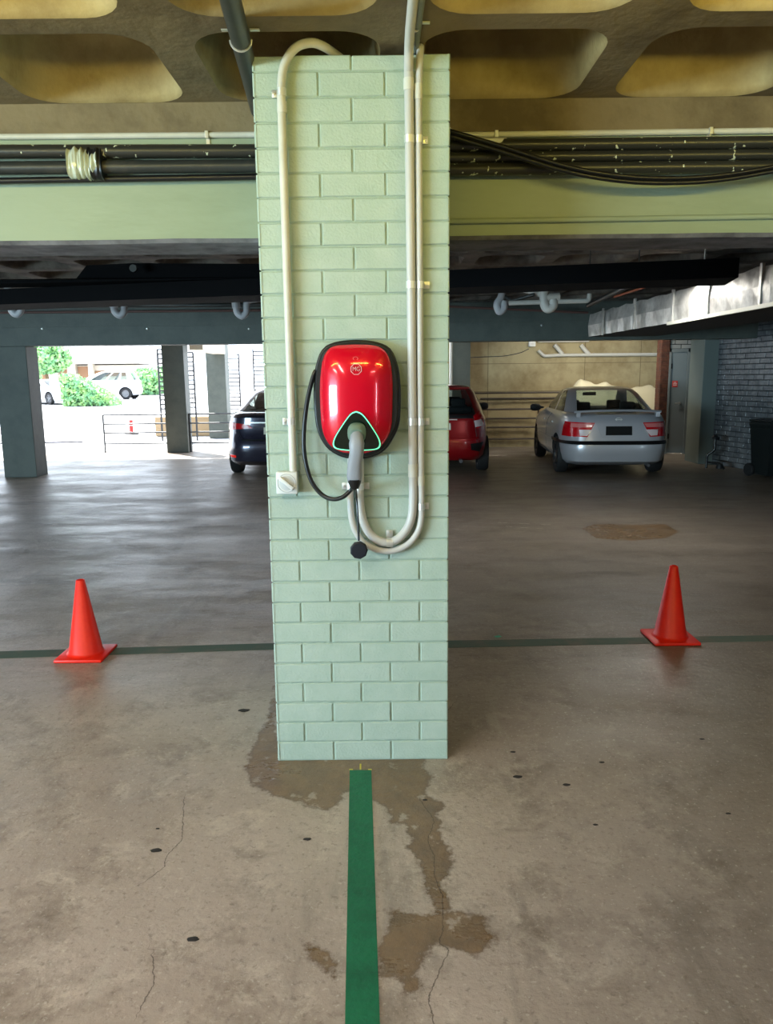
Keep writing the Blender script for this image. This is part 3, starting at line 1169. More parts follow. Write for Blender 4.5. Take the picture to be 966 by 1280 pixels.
_angs = sorted((math.atan2(p[1] - cz_, p[0] - cx_), math.hypot(p[0] - cx_, p[1] - cz_)) for p in ro)


def COVER_IDX(a):
    lo = _angs[-1]
    for q in _angs:
        if q[0] > a:
            hi = q
            break
        lo = q
    else:
        hi = _angs[0]
    da = (hi[0] - lo[0]) % (2 * PI)
    f = ((a - lo[0]) % (2 * PI)) / (da + 1e-9)
    return lo[1] + (hi[1] - lo[1]) * f


bm = new()
rings = []
TS = [1.0, .995, .985, .97, .945, .91, .87, .82, .75, .65, .52, .38, .22, .08]
back = [bm.verts.new((x, D0 + .02, z)) for x, z in ro]
rings.append(back)
for t_ in TS:
    rings.append([bm.verts.new((cx_ + (x - cx_) * t_, D0 - DH * prof(t_, (x - cx_) * t_), cz_ + (z - cz_) * t_)) for x, z in ro])
for a, b in zip(rings, rings[1:]):
    n = len(a)
    for i in range(n):
        bm.faces.new((a[i], a[(i + 1) % n], b[(i + 1) % n], b[i]))
bm.faces.new(rings[-1])
obj('cover', bm, redp, ch, True, 60)
# black back shell
sh_c = [(485, 56), (610, 66), (715, 92), (795, 146), (850, 280), (872, 430), (875, 640), (862, 820), (800, 960), (735, 1050), (650, 1100), (560, 1122), (485, 1126),
        (400, 1120), (310, 1090), (215, 1020), (140, 880), (112, 700), (104, 500), (112, 350), (145, 210), (190, 128), (260, 86), (360, 64)]
so = outline(sh_c, y=-.05)
bm = new()
prev = None
for (yy, sc) in ((0, .93), (-.015, .985), (-.03, 1.0), (-.05, 1.0), (-.062, .985), (-.066, .96)):
    ring = [bm.verts.new((cx_ + (x - cx_) * sc, yy, cz_ + (z - cz_) * sc)) for x, z in so]
    if prev:
        n = len(ring)
        for i in range(n):
            bm.faces.new((prev[i], prev[(i + 1) % n], ring[(i + 1) % n], ring[i]))
    else:
        bm.faces.new(ring)
    prev = ring
bm.faces.new(prev)
obj('back_shell', bm, blackm, ch, True)

# triangular socket panel: follows the cover surface
tri_c = [(485, 700), (530, 718), (575, 765), (640, 860), (690, 945), (706, 1000), (695, 1038), (655, 1055), (570, 1062), (485, 1064), (400, 1062), (320, 1052), (282, 1035), (270, 1000), (288, 940), (335, 860), (400, 765), (442, 718)]


def tri_out(scale, yy=-.125):
    o = outline(tri_c, y=yy, n=72)
    mx, mz = sum(p[0] for p in o) / len(o), sum(p[1] for p in o) / len(o)
    return [(mx + (x - mx) * scale, mz + (z - mz) * scale) for x, z in o], (mx, mz)


# panel plane: tilt matched between apex and base
to, tcn = tri_out(1.0)
ztop, zbot = max(p[1] for p in to), min(p[1] for p in to)
ytop, ybot = D0 - DH - .004, D0 - DH * .80


def pan_y(z):
    return ytop + (ybot - ytop) * (ztop - z) / (ztop - zbot)


bm = new()
o1, _ = tri_out(1.035)
A = [bm.verts.new((x, pan_y(z) + .06, z)) for x, z in o1]
B = [bm.verts.new((x, pan_y(z), z)) for x, z in o1]
for i in range(len(A)):
    bm.faces.new((A[i], A[(i + 1) % len(A)], B[(i + 1) % len(A)], B[i]))
bm.faces.new(B)
obj('socket_panel', bm, panel_m, ch, True, 30)
bm = new()
oi, _ = tri_out(.965)
oo, _ = tri_out(1.02)
n = len(oi)
R4 = [[bm.verts.new((x, pan_y(z) + dy, z)) for x, z in o] for o, dy in ((oo, .001), (oo, -.004), (oi, -.004), (oi, .001))]
for a, b in zip(R4, R4[1:]):
    for i in range(n):
        bm.faces.new((a[i], a[(i + 1) % n], b[(i + 1) % n], b[i]))
obj('light_ring', bm, glow, ch, True, 30)
# small white car-plug pictogram on the panel
q = L_(445.3, 520.5, pan_y(ztop - .03) - .001)
bm = new()
prism(bm, [(q.x - .009, q.y - .002, q.z - .003), (q.x - .004, q.y - .002, q.z - .008), (q.x + .004, q.y - .002, q.z - .008), (q.x + .009, q.y - .002, q.z - .003), (q.x + .004, q.y - .002, q.z - .001), (q.x, q.y - .002, q.z + .006), (q.x - .004, q.y - .002, q.z - .001)], (0, .002, 0))
obj('pictogram', bm, white, ch)
# emblem: octagonal ring with the two letters
q = L_(445, 461.5, -.135)
ey = cover_y(q.x, q.z) - .001
e8 = []
bm = new()
for (R_, dy) in ((.0215, 0), (.0215, -.002), (.0192, -.002), (.0192, 0)):
    e8.append([bm.verts.new((q.x + R_ * math.cos(PI / 8 + k * PI / 4), ey + dy, q.z + R_ * math.sin(PI / 8 + k * PI / 4))) for k in range(8)])
for a, b in zip(e8, e8[1:]):
    for i in range(8):
        bm.faces.new((a[i], a[(i + 1) % 8], b[(i + 1) % 8], b[i]))
em = obj('emblem', bm, logo_m, ch)
text_obj('lettering', 'MG', .023, .001, logo_m, em, Matrix.Translation((q.x, ey - .0015, q.z)) @ FACE, bold=-.0002, xs=.8)
bm = new()
x = -.016
while x < .016:
    box(bm, q.x + x + .002, q.x + x + .0045, ey - .001, ey + .001, q.z - .034, q.z - .031)
    x += .0042
obj('small_lettering', bm, logo_m, ch)
q = L_(444, 448, -.135)
ey = cover_y(q.x, q.z)
bm = new()
rg = []
for (s_, dy) in ((1.15, .001), (1.15, -.0015), (.85, -.0015), (.85, .001)):
    rg.append([bm.verts.new((q.x + .0085 * s_ * math.cos(k * PI / 12), ey + dy, q.z + .006 * s_ * math.sin(k * PI / 12))) for k in range(24)])
for a, b in zip(rg, rg[1:]):
    for i in range(24):
        bm.faces.new((a[i], a[(i + 1) % 24], b[(i + 1) % 24], b[i]))
obj('sensor_ring', bm, mat('pinkish_ring', (216, 90, 100), .3), ch)
# connector plugged in
pc = L_(446, 541, -.135)
bm = new()
def blob(bm, secs, seg=24):
    """secs: (center vec, half-width x, half-depth along given normal) cross sections along a path"""
    R = []
    P = [Vector(s[0]) for s in secs]
    for i, s in enumerate(secs):
        T = (P[min(i + 1, len(P) - 1)] - P[max(i - 1, 0)]).normalized()
        xx = Vector((1, 0, 0))
        nn = T.cross(xx).normalized()
        R.append([bm.verts.new(P[i] + xx * s[1] * math.copysign(abs(math.cos(a)) ** .8, math.cos(a)) + nn * s[2] * math.copysign(abs(math.sin(a)) ** .8, math.sin(a))) for a in [2 * PI * k / seg for k in range(seg)]])
    for a, b in zip(R, R[1:]):
        for k in range(seg):
            bm.faces.new((a[k], a[(k + 1) % seg], b[(k + 1) % seg], b[k]))
    bm.faces.new(R[0]); bm.faces.new(R[-1])
# socket surround and plug body
py_ = pan_y(pc.z)
plug = empty('charging_connector', ch.location + Vector((0, 0, 0)), 'grey handled charging connector plugged into the lit triangle of the charger', 'charging connector')
hw = .034
blob(bm, [((pc.x, py_ + .0, pc.z + .002), hw, .036), ((pc.x, py_ - .03, pc.z), hw, .037), ((pc.x, py_ - .045, pc.z - .003), hw * .93, .032), ((pc.x, py_ - .052, pc.z - .006), hw * .75, .024)])
obj('connector_head', bm, plugt, plug, True, 55)
h1, h2 = L_(446, 550, py_ - .05), L_(443.5, 597, -.125)
y1 = py_ - .052
bm = new()
blob(bm, [((h1.x, y1 + .02, h1.z + .024), .012, .016), ((h1.x, y1 - .006, h1.z + .012), .023, .024), ((h1.x, y1 - .012, h1.z - .012), .0285, .026), ((h1.x - .001, y1 - .008, h1.z - .045), .026, .024),
          ((h2.x + .003, y1 + .005, h2.z + .06), .027, .024), ((h2.x, y1 + .015, h2.z + .01), .029, .024), ((h2.x, y1 + .018, h2.z), .027, .023)])
obj('handle', bm, plugg, plug, True, 55)
bm = new()
tube(bm, [(h2.x, y1 + .018, h2.z), (h2.x, y1 + .019, h2.z - .012), (h2.x, y1 + .021, h2.z - .03), (h2.x, y1 + .022, h2.z - .036)], [.027, .0245, .018, .015], 20)
obj('cable_gland', bm, blackr, plug, True)
g0 = Vector((h2.x, y1 + .022, h2.z - .034)) + ch.location
# dust cap and strap
cp = at_y(448.5, 687.5, -.07)
st_ = [g0 + Vector((.004, 0, .004)), at_y(445.5, 620, -.08), at_y(447, 645, -.078), at_y(448.3, 676, -.074)]
bm = new(); tube(bm, smoothpath(st_, 6), .0042, 8)
bmesh.ops.transform(bm, matrix=Matrix.Translation(-plug.location), verts=bm.verts)
obj('cap_strap', bm, blackr, plug, True)
bm = new()
lathe(bm, [(0, -.013), (.03, -.013), (.0345, -.009), (.0355, 0), (.0345, .010), (.030, .014), (0, .015)], 9, Matrix.Rotation(PI / 2, 4, 'X'))
bmesh.ops.transform(bm, matrix=Matrix.Translation(cp - plug.location), verts=bm.verts)
obj('dust_cap', bm, mat('cap_black', (24, 28, 38), .45), plug, True, 30)
# cable: from gland, loop, up and behind the charger, wound round the shell
cpts = [g0, at_y(440, 611, -.09), at_y(429, 621, -.085), at_y(416, 624, -.075), at_y(402, 618, -.062), at_y(389, 601, -.055), at_y(381.5, 575, -.05), at_y(379.5, 548, -.048), at_y(382, 515, -.045), at_y(387, 487, -.042), at_y(393.5, 465, -.04)]
so2 = outline(sh_c, y=-.055, n=720)
# start winding from the left side, clockwise over the top
def ringpt(a, sc, yy):
    # find the outline point with that angle
    best = min(so2, key=lambda p: abs(((math.atan2(p[1] - cz_, p[0] - cx_) - a + PI) % (2 * PI)) - PI))
    return Vector((cx_ + (best[0] - cx_) * sc, yy, cz_ + (best[1] - cz_) * sc)) + ch.location
a0 = math.radians(150)
wind = []
for k in range(0, 174):
    a = a0 - k * math.radians(4.33)
    f = k / 173
    wind.append(ringpt(a, 1.0 + .012 * min(1, k / 18) - .02 * f, -.032 + .024 * f))
bm = new(); tube(bm, smoothpath(cpts + wind[:1], 6) + wind[1:], .0085, 12)
tag(obj('charging_cable', bm, blackr, None, True, 80), 'black charging cable looping down from the connector and wound round the charger', 'cable')

# ---------------------------------------------------------------- cones
def cone(base_quad, apex_px, label, rot, first=None):
    p = at_z(*base_quad)
    e = empty('traffic_cone', (p.x, p.y, 0), label, 'traffic cone', 'red traffic cones', rot)
    return e


def cone_parts(e, H, bw, rb, rtp):
    bm = new()
    box(bm, -bw, bw, -bw, bw, 0.002, .022, bev=.008)
    obj('base_plate', bm, orange, e, True, 40)
    bm = new()
    lathe(bm, [(rb + .014, .0225), (rb + .006, .027), (rb, .034), (rtp, H - .003), (rtp - .003, H), (rtp - .006, H), (rtp - .007, H - .05), (rb - .012, .05), (rb - .01, .0225)], 40)
    obj('cone_body', bm, orange, e, True, 50)


c1 = at_z(107.5, 821)
d1 = (c1 - CAM).length
c2 = at_z(837, 800)
print('cones', c1, c2)
e1 = cone((108, 819), None, 'bright red traffic cone on the exit side of the brick pillar', math.radians(0))
e2 = cone((837, 798.5), None, 'bright red traffic cone between the brick pillar and the silver car', math.radians(0))
for e, s in ((e1, 1.0), (e2, 1.0)):
    cone_parts(e, .455, .137, .094, .024)
e1.rotation_euler[2] = math.radians(0)
e2.rotation_euler[2] = math.radians(0)

# ---------------------------------------------------------------- gum spots and chips
for i, (px, py, rr) in enumerate([(195, 1063, .016), (241, 1174, .014), (197, 1036, .006), (641, 940, .010), (647, 971, .016), (708, 981, .013), (744, 1031, .008), (531, 1000, .008), (910, 1017, .008), (384, 1049, .012), (305, 888, .024), (752, 953, .01), (877, 924, .01)]):
    p = at_z(px, py)
    bm = new()
    n = 14
    mp = [bm.verts.new((rr * 1.25 * math.cos(k * 2 * PI / n) * (1 + .15 * math.sin(3 * k + i)), rr * .75 * math.sin(k * 2 * PI / n) * (1 + .12 * math.cos(2 * k + i)), .0004)) for k in range(n)]
    md = [bm.verts.new((v.co.x * .7, v.co.y * .7, .002)) for v in mp]
    for k in range(n):
        bm.faces.new((mp[k], mp[(k + 1) % n], md[(k + 1) % n], md[k]))
    bm.faces.new(md)
    o = obj('gum_spot', bm, gum, None, True)
    tag(o, 'small flattened dark gum spot on the concrete floor', 'gum spot', 'gum spots on the floor')
    o.location = (p.x, p.y, 0)
p = at_z(622, 796)
bm = new()
prism(bm, [(-.022, 0, .001), (-.004, -.018, .001), (.022, -.004, .001), (.008, .014, .001)], (0, 0, .004))
o = tag(obj('plastic_chip', bm, teal), 'tiny pale turquoise plastic chip on the floor beside the worn line', 'plastic chip')
o.location = (p.x, p.y, 0)
for i, (x0, y0, x1, y1) in enumerate([(622, 653, 690, 656), (632, 658, 680, 661), (735, 660, 760, 665)]):
    bm = new()
    a, b = at_z(x0, y0), at_z(x1, y1)
    n = 10
    for k in range(n):
        u = a.lerp(b, k / n); v = a.lerp(b, (k + .75) / n)
        j = .015 * math.sin(k * 2.3 + i)
        if k % 4 == 2 or k % 4 == 3:
            continue
        prism(bm, [(u.x, u.y - .012, .0005), (v.x, v.y - .012 + j, .0005), (v.x, v.y + .012 + j, .0005), (u.x, u.y + .012, .0005)], (0, 0, .0006))
    tag(obj('floor_marking', bm, mat('old_white_paint', (176, 168, 156), .7), None), ['upper faint scrape of old white paint on the floor behind the pillar', 'lower faint scrape of old white paint on the floor behind the pillar', 'pale paint scrape beside the brown damp patch in the lane'][i], 'floor marking', kind='structure')

# ---------------------------------------------------------------- cars
def lv_at(levels, z):
    for a, b in zip(levels, levels[1:]):
        if a[0] <= z <= b[0]:
            t = (z - a[0]) / (b[0] - a[0] + 1e-9)
            return [p + (q - p) * t for p, q in zip(a, b)]
    return levels[0] if z < levels[0][0] else levels[-1]


def sp(lv, t):
    z, w, yr, yf, n = lv
    c, s = math.cos(t), math.sin(t)
    r = 1 / ((abs(c) ** n + abs(s) ** n) ** (1 / n))
    return Vector((w * r * c, (yr + yf) / 2 + (yf - yr) / 2 * r * s, z))


def t_rear(s):   # s = x/w on the rear face
    return math.atan2(-1, s)


def t_side(v, sgn=1):  # v in -1..1 along the side
    return math.atan2(v, sgn)


def t_front(s):
    return math.atan2(1, s)


def patch(levels, f, tc, zc_, off, nu=10, nv=5, skirt=.006):
    """tc: (t at bottom-left, bottom-right, top-right, top-left); zc_ the same for heights. f maps the parameter to ring angle"""
    bm = new()
    def P(u, v, o):
        a = (tc[0] * (1 - u) + tc[1] * u) * (1 - v) + (tc[3] * (1 - u) + tc[2] * u) * v
        z = (zc_[0] * (1 - u) + zc_[1] * u) * (1 - v) + (zc_[3] * (1 - u) + zc_[2] * u) * v
        t = f(a)
        p = sp(lv_at(levels, z), t)
        e = .01
        du = sp(lv_at(levels, z), t + e) - sp(lv_at(levels, z), t - e)
        dv = sp(lv_at(levels, z + e), t) - sp(lv_at(levels, z - e), t)
        n = du.cross(dv)
        if n.length > 1e-9:
            n.normalize()
        return p + n * o
    G = [[bm.verts.new(P(i / nu, j / nv, off)) for i in range(nu + 1)] for j in range(nv + 1)]
    for j in range(nv):
        for i in range(nu):
            bm.faces.new((G[j][i], G[j][i + 1], G[j + 1][i + 1], G[j + 1][i]))
    if skirt:
        rim = [(i, 0) for i in range(nu)] + [(nu, j) for j in range(nv)] + [(i, nv) for i in range(nu, 0, -1)] + [(0, j) for j in range(nv, 0, -1)]
        S = [bm.verts.new(P(i / nu, j / nv, -skirt)) for i, j in rim]
        for k in range(len(rim)):
            a, b = rim[k], rim[(k + 1) % len(rim)]
            bm.faces.new((G[a[1]][a[0]], G[b[1]][b[0]], S[(k + 1) % len(rim)], S[k]))
    return bm


def car(name, label, cat, loc, heading, levels, split, paint, axles, wr_, spec, rim=rimm):
    """levels (z,w,yrear,yfront,n); index split is the base of the glasshouse"""
    e = empty(name, loc, label, cat, rz=heading)
    # ring angles with breakpoints for the glass
    rw, ww = spec['rear_w'], spec['front_w']
    side = spec['side']   # list of (v0, v1) windows along the side
    br = [t_rear(-rw), t_rear(rw), t_front(ww), t_front(-ww)]
    wins = []
    for s in (1, -1):
        for v0, v1 in side:
            br += [t_side(v0, s), t_side(v1, s)]
            wins.append((s, v0, v1))
    full = [a % (2 * PI) for a in br] + [2 * PI * k / 72 for k in range(72)]
    full = sorted(full)
    ts = []
    for a in full:
        if not ts or a - ts[-1] > .012:
            ts.append(a)
        elif any(abs(a - (q % (2 * PI))) < 1e-9 for q in br):
            ts[-1] = a
    n = len(ts)
    # lower body, closed, with wheel wells cut
    bm = new()
    R = [[bm.verts.new(sp(lv, t)) for t in ts] for lv in levels[:split + 1]]
    for a, b in zip(R, R[1:]):
        for k in range(n):
            bm.faces.new((a[k], a[(k + 1) % n], b[(k + 1) % n], b[k]))
    f = bm.faces.new(R[0][::-1]); f.material_index = 1
    f = bm.faces.new(R[-1]); f.material_index = 1
    body = obj('body', bm, [paint, inter], e, True, 35)
    w_ = levels[3][1]
    cut = new()
    for ya in axles:
        for s in (1, -1):
            bmesh.ops.create_cone(cut, cap_ends=True, segments=36, radius1=wr_ * 1.14, radius2=wr_ * 1.14, depth=.34,
                                  matrix=Matrix.Translation((s * (w_ - .09), ya, wr_ * 1.02)) @ Matrix.Rotation(PI / 2, 4, 'Y'))
    co = obj('cutter', cut, inter)
    co.parent = e
    md = body.modifiers.new('b', 'BOOLEAN')
    md.operation = 'DIFFERENCE'
    md.object = co
    md.solver = 'EXACT'
    try:
        md.material_mode = 'TRANSFER'
    except Exception:
        pass
    bpy.context.view_layer.update()
    me = bpy.data.meshes.new_from_object(body.evaluated_get(bpy.context.evaluated_depsgraph_get()))
    body.modifiers.clear()
    body.data = me
    bpy.data.objects.remove(co)
    # glasshouse
    bm = new()
    gm = new()
    gsets = {}
    G = levels[split:]
    gt = spec.get('glass_top', len(G) - 3)
    R = [[bm.verts.new(sp(lv, t)) for t in ts] for lv in G]
    def inrange(t, a, b):
        a, b, t = a % (2 * PI), b % (2 * PI), t % (2 * PI)
        return (a - 1e-6 <= t <= b + 1e-6) if a <= b else (t >= a - 1e-6 or t <= b + 1e-6)
    for li in range(len(G) - 1):
        for k in range(n):
            k2 = (k + 1) % n
            tm = (ts[k] + (ts[k2] if k2 else ts[k2] + 2 * PI)) / 2
            key = None
            if spec.get('glass_bot', 0) <= li < gt:
                if inrange(tm, t_rear(-rw), t_rear(rw)):
                    key = 'rear_window'
                elif inrange(tm, t_front(ww), t_front(-ww)):
                    key = 'windscreen'
                else:
                    for s, v0, v1 in wins:
                        a, b = (t_side(v0, s), t_side(v1, s)) if s > 0 else (t_side(v1, s), t_side(v0, s))
                        if inrange(tm, a, b):
                            key = ('side_window', s, v0)
            if key:
                gsets.setdefault(key, []).append((li, k, k2))
            else:
                bm.faces.new((R[li][k], R[li][k2], R[li + 1][k2], R[li + 1][k]))
    bm.faces.new(R[-1])
    bmesh.ops.delete(bm, geom=[v for v in bm.verts if not v.link_faces], context='VERTS')
    obj('roof', bm, paint, e, True, 50)
    for key, cells in gsets.items():
        bm = new()
        vm = {}
        def V(li, k):
            if (li, k) not in vm:
                vm[(li, k)] = bm.verts.new(sp(G[li], ts[k]))
            return vm[(li, k)]
        for li, k, k2 in cells:
            bm.faces.new((V(li, k), V(li, k2), V(li + 1, k2), V(li + 1, k)))
        obj(key if isinstance(key, str) else key[0], bm, glass, e, True, 50)
    # wheels
    for ya in axles:
        for s in (1, -1):
            wo = empty_child('wheel', e, (s * (w_ - .10), ya, wr_))
            bm = new()
            T = Matrix.Rotation(PI / 2 * s, 4, 'Y')
            lathe(bm, [(wr_ * .62, -.085), (wr_ * .93, -.09), (wr_ * .985, -.07), (wr_, -.03), (wr_, .03), (wr_ * .985, .07), (wr_ * .93, .09), (wr_ * .62, .085), (wr_ * .6, 0), (wr_ * .62, -.085)], 36, T)
            obj('tyre', bm, tyre, wo, True, 40)
            bm = new()
            lathe(bm, [(0, .062), (wr_ * .13, .066), (wr_ * .15, .05), (wr_ * .3, .02), (wr_ * .56, .03), (wr_ * .585, .08), (wr_ * .64, .084), (wr_ * .64, -.05)], 36, T)
            for q in range(5):
                a = 2 * PI * q / 5 + .3
                d = Vector((0, math.cos(a), math.sin(a)))
                pr = Vector((0, -math.sin(a), math.cos(a)))
                X = Vector((s, 0, 0))
                p0, p1 = d * wr_ * .1, d * wr_ * .6
                prism(bm, [p0 - pr * .03 + X * .045, p1 - pr * .022 + X * .05, p1 + pr * .022 + X * .05, p0 + pr * .03 + X * .045], X * .026)
            obj('rim', bm, rim, wo, True, 35)
    return e


def empty_child(name, par, loc):
    o = bpy.data.objects.new(name, None)
    C.objects.link(o)
    o.parent = par
    o.location = loc
    o.empty_display_size = .05
    return o


def seats(e, ys_, zt, w=.5):
    for y in ys_:
        for s in (-1, 1):
            bm = new()
            box(bm, s * .36 - .24, s * .36 + .24, y - .06, y + .08, .85, zt - .14, bev=.03)
            box(bm, s * .36 - .12, s * .36 + .12, y - .05, y + .05, zt - .15, zt, bev=.03)
            obj('seat', bm, inter, e, True, 50)


def mirror(e, levels, y, z, s, m, w):
    bm = new()
    prof_ = [(0, 0), (.6, .12), (1, .5), (.95, .85), (.6, 1), (0, 1)]
    x0 = s * (w - .03)
    pts = []
    R = []
    for (u, sc) in ((0, .25), (.05, .35), (.09, .9), (.16, 1.0), (.22, .9), (.25, .55)):
        R.append([bm.verts.new((x0 + s * u, y + .05 * sc * math.cos(a), z + .07 * sc * math.sin(a))) for a in [2 * PI * k / 14 for k in range(14)]])
    for a, b in zip(R, R[1:]):
        for k in range(14):
            bm.faces.new((a[k], a[(k + 1) % 14], b[(k + 1) % 14], b[k]))
    bm.faces.new(R[0]); bm.faces.new(R[-1])
    obj('wing_mirror', bm, m, e, True, 60)


# --- silver saloon
SL = [(.19, .74, .20, 4.10, 7), (.25, .80, .07, 4.22, 6.5), (.36, .835, .02, 4.28, 6), (.46, .845, .0, 4.30, 6), (.52, .845, .01, 4.29, 6), (.57, .842, .07, 4.26, 6),
      (.66, .84, .085, 4.22, 6), (.78, .832, .10, 4.12, 6), (.87, .815, .12, 3.8, 6), (.93, .79, .15, 3.45, 5.5), (.965, .765, .19, 3.3, 5.2),
      (.99, .735, .50, 3.18, 5), (1.05, .705, .66, 3.0, 5), (1.15, .66, .92, 2.75, 5), (1.26, .61, 1.22, 2.45, 4.6), (1.315, .575, 1.42, 2.28, 4.2),
      (1.35, .51, 1.60, 2.1, 4), (1.372, .38, 1.8, 1.95, 3.5)]
spec_s = dict(rear_w=.80, front_w=.84, side=[(-.72, -.18), (-.10, .62)], glass_top=4, glass_bot=0)
rp = at_z(773, 600)
SLOC = (3.56, 8.72, 0)
sc = car('saloon_car', 'silver four-door saloon parked facing the beige back wall', 'car', SLOC, math.radians(-3.8), SL, 11, silver, (.86, 3.40), .30, spec_s, rimd)
for s in (-1, 1):
    o1_, i1 = .995, .50
    def ff(a, s=s):
        return math.atan2(-1, a * s)
    lo = (1.12, .52, .40, 1.10)
    obj('tail_lamp', patch(SL, ff, (1.16, .56, .44, 1.10), (.635, .63, .845, .86), .012, 14, 6), redlamp, sc, True)
    obj('reversing_lamp', patch(SL, ff, (.70, .57, .47, .72), (.65, .645, .74, .74), .018, 6, 4), clearlamp, sc, True)
    obj('indicator_lamp', patch(SL, ff, (.90, .50, .455, .90), (.775, .775, .83, .835), .017, 6, 4), mat('pink_lamp', (214, 120, 118), .2, coat=1, bump=(60, .2)), sc, True)
obj('bumper_strip', patch(SL, lambda a: math.atan2(-1, a), (-2.2, 2.2, 2.2, -2.2), (.515, .515, .56, .56), .014, 30, 3), trimb, sc, True)
obj('number_plate', patch(SL, t_rear, (-.235, .235, .235, -.235), (.655, .655, .79, .79), .016, 8, 3), plate_b, sc)
obj('plate_recess', patch(SL, t_rear, (-.30, .30, .42, -.42), (.63, .63, .835, .835), .006, 8, 3), silver, sc, True)
obj('boot_lid_seam', patch(SL, t_rear, (-.60, -.595, -.575, -.58), (.59, .59, .66, .66), .003, 2, 3), trimb, sc)
bm = new()
cpts_ = []
for i in range(25):
    s = -0.86 + 1.72 * i / 24
    bmz = 1.0 + .028 * (1 - s * s)
    cpts_.append(Vector((s * .765, .17 + .09 * s * s, bmz)))
tube(bm, cpts_, .018, 8)
for s in (-.6, .6):
    box(bm, s - .03, s + .03, .18, .25, .93, .995)
obj('spoiler', bm, silver, sc, True)
bm = new()
q0 = sp(lv_at(SL, .90), -PI / 2)
e_ = []
for (a_, b_, dy) in ((.05, .028, 0), (.05, .028, -.01), (.04, .019, -.01), (.04, .019, 0)):
    e_.append([bm.verts.new((a_ * math.cos(k * PI / 12), q0.y + dy - .002, .895 + b_ * math.sin(k * PI / 12))) for k in range(24)])
for a, b in zip(e_, e_[1:]):
    for i in range(24):
        bm.faces.new((a[i], a[(i + 1) % 24], b[(i + 1) % 24], b[i]))
box(bm, -.055, .055, q0.y - .014, q0.y - .004, .888, .902)
obj('emblem', bm, steel, sc)
for s in (-1, 1):
    mirror(sc, SL, 3.0 - .15, .98, s, blackm, .80)
    for v in (-.36, .12):
        p = sp(lv_at(SL, .80), t_side(v, s))
        bm = new(); box(bm, p.x - .012, p.x + .012 + .0 * s, p.y - .08, p.y + .08, .785, .815, bev=.008)
        obj('door_handle', bm, silver, sc, True)
    for v in (-.10, .28 + .32):
        p = [sp(lv_at(SL, z), t_side(v, s)) + Vector((s * .001, 0, 0)) for z in (.38, .5, .6, .75, .85, .93)]
        bm = new(); tube(bm, p, .004, 6); obj('door_gap', bm, trimb, sc)
    bm = patch(SL, lambda a, s=s: math.atan2(a, s), (-.42, .42, .42, -.42), (.50, .50, .54, .54), .01, 20, 2)
    obj('side_moulding', bm, silver, sc, True)
seats(sc, (1.15, 2.15), 1.13)
bm = new(); box(bm, -.12, .12, 2.5, 2.53, 1.2, 1.26, bev=.01); obj('mirror', bm, inter, sc)
bm = new(); tube(bm, [(.45, .25, .22), (.45, .02, .2)], .025, 10); obj('exhaust', bm, rimm, sc)

# --- red hatchback
HL = [(.22, .76, .16, 3.7, 6), (.30, .82, .05, 3.82, 5.5), (.42, .845, .0, 3.88, 5), (.54, .85, -.01, 3.9, 5), (.62, .85, .02, 3.88, 5), (.72, .845, .05, 3.8, 5), (.84, .835, .07, 3.6, 5),
      (.92, .815, .09, 3.3, 5), (.96, .79, .11, 3.2, 4.8), (1.05, .755, .16, 3.0, 4.8), (1.16, .71, .24, 2.75, 4.6), (1.28, .655, .34, 2.4, 4.4), (1.35, .61, .42, 2.2, 4.2), (1.40, .54, .46, 1.95, 4), (1.43, .42, .62, 1.7, 3.6)]
spec_h = dict(rear_w=.80, front_w=.84, side=[(-.78, -.55), (-.48, -.02), (.05, .6)], glass_top=4, glass_bot=0)
HLOC = (.86, 9.38, 0)
hc = car('hatchback_car', 'deep red hatchback half hidden behind the brick pillar', 'car', HLOC, math.radians(-1.5), HL, 8, carred, (.66, 3.15), .30, spec_h, rimd)
for s in (-1, 1):
    def ff(a, s=s):
        return math.atan2(-1, a * s)
    obj('tail_lamp', patch(HL, ff, (1.08, .78, .70, .98), (.80, .74, .93, 1.02), .012, 10, 6), redlamp, hc, True)
    obj('reversing_lamp', patch(HL, ff, (.95, .72, .70, .90), (.78, .76, .86, .88), .018, 8, 4), clearlamp, hc, True)
    obj('bumper_vent', patch(HL, ff, (.84, .62, .60, .96), (.36, .40, .50, .52), .006, 8, 5), trimb, hc)
    mirror(hc, HL, 2.6, 1.0, s, blackm, .83)
    p = [sp(lv_at(HL, z), t_rear(s * q)) + Vector((0, -.004, 0)) for z, q in ((.52, .75), (.62, .74), (.74, .72), (.9, .7))]
    bm = new(); tube(bm, p, .004, 6); obj('tailgate_gap', bm, trimb, hc)
obj('number_plate', patch(HL, t_rear, (-.22, .22, .22, -.22), (.72, .72, .83, .83), .014, 8, 2), plate_w, hc)
hp = sp(lv_at(HL, .775), t_rear(0))
text_obj('plate_lettering', 'CHB 93', .105, .002, plate_t, hc, Matrix.Translation((0, hp.y - .022, .775)) @ FACE, bold=.001, xs=.85)
obj('window_trim', patch(HL, t_rear, (-.78, .78, .80, -.80), (.90, .90, .955, .955), .008, 12, 3), trimb, hc, True)
obj('chrome_strip', patch(HL, t_rear, (-.35, .35, .35, -.35), (.875, .875, .89, .89), .014, 8, 2), steel, hc)
obj('bumper_crease', patch(HL, t_rear, (-.78, .78, .80, -.80), (.575, .575, .60, .60), .012, 12, 2), carred, hc, True)
bm = new(); box(bm, -.5, .5, .30, .44, 1.37, 1.395, bev=.01); obj('spoiler', bm, carred, hc, True)
seats(hc, (.9, 2.0), 1.2)
bm = new(); tube(bm, [(.35, .2, .24), (.35, .0, .22)], .03, 10); obj('exhaust', bm, rimm, hc)

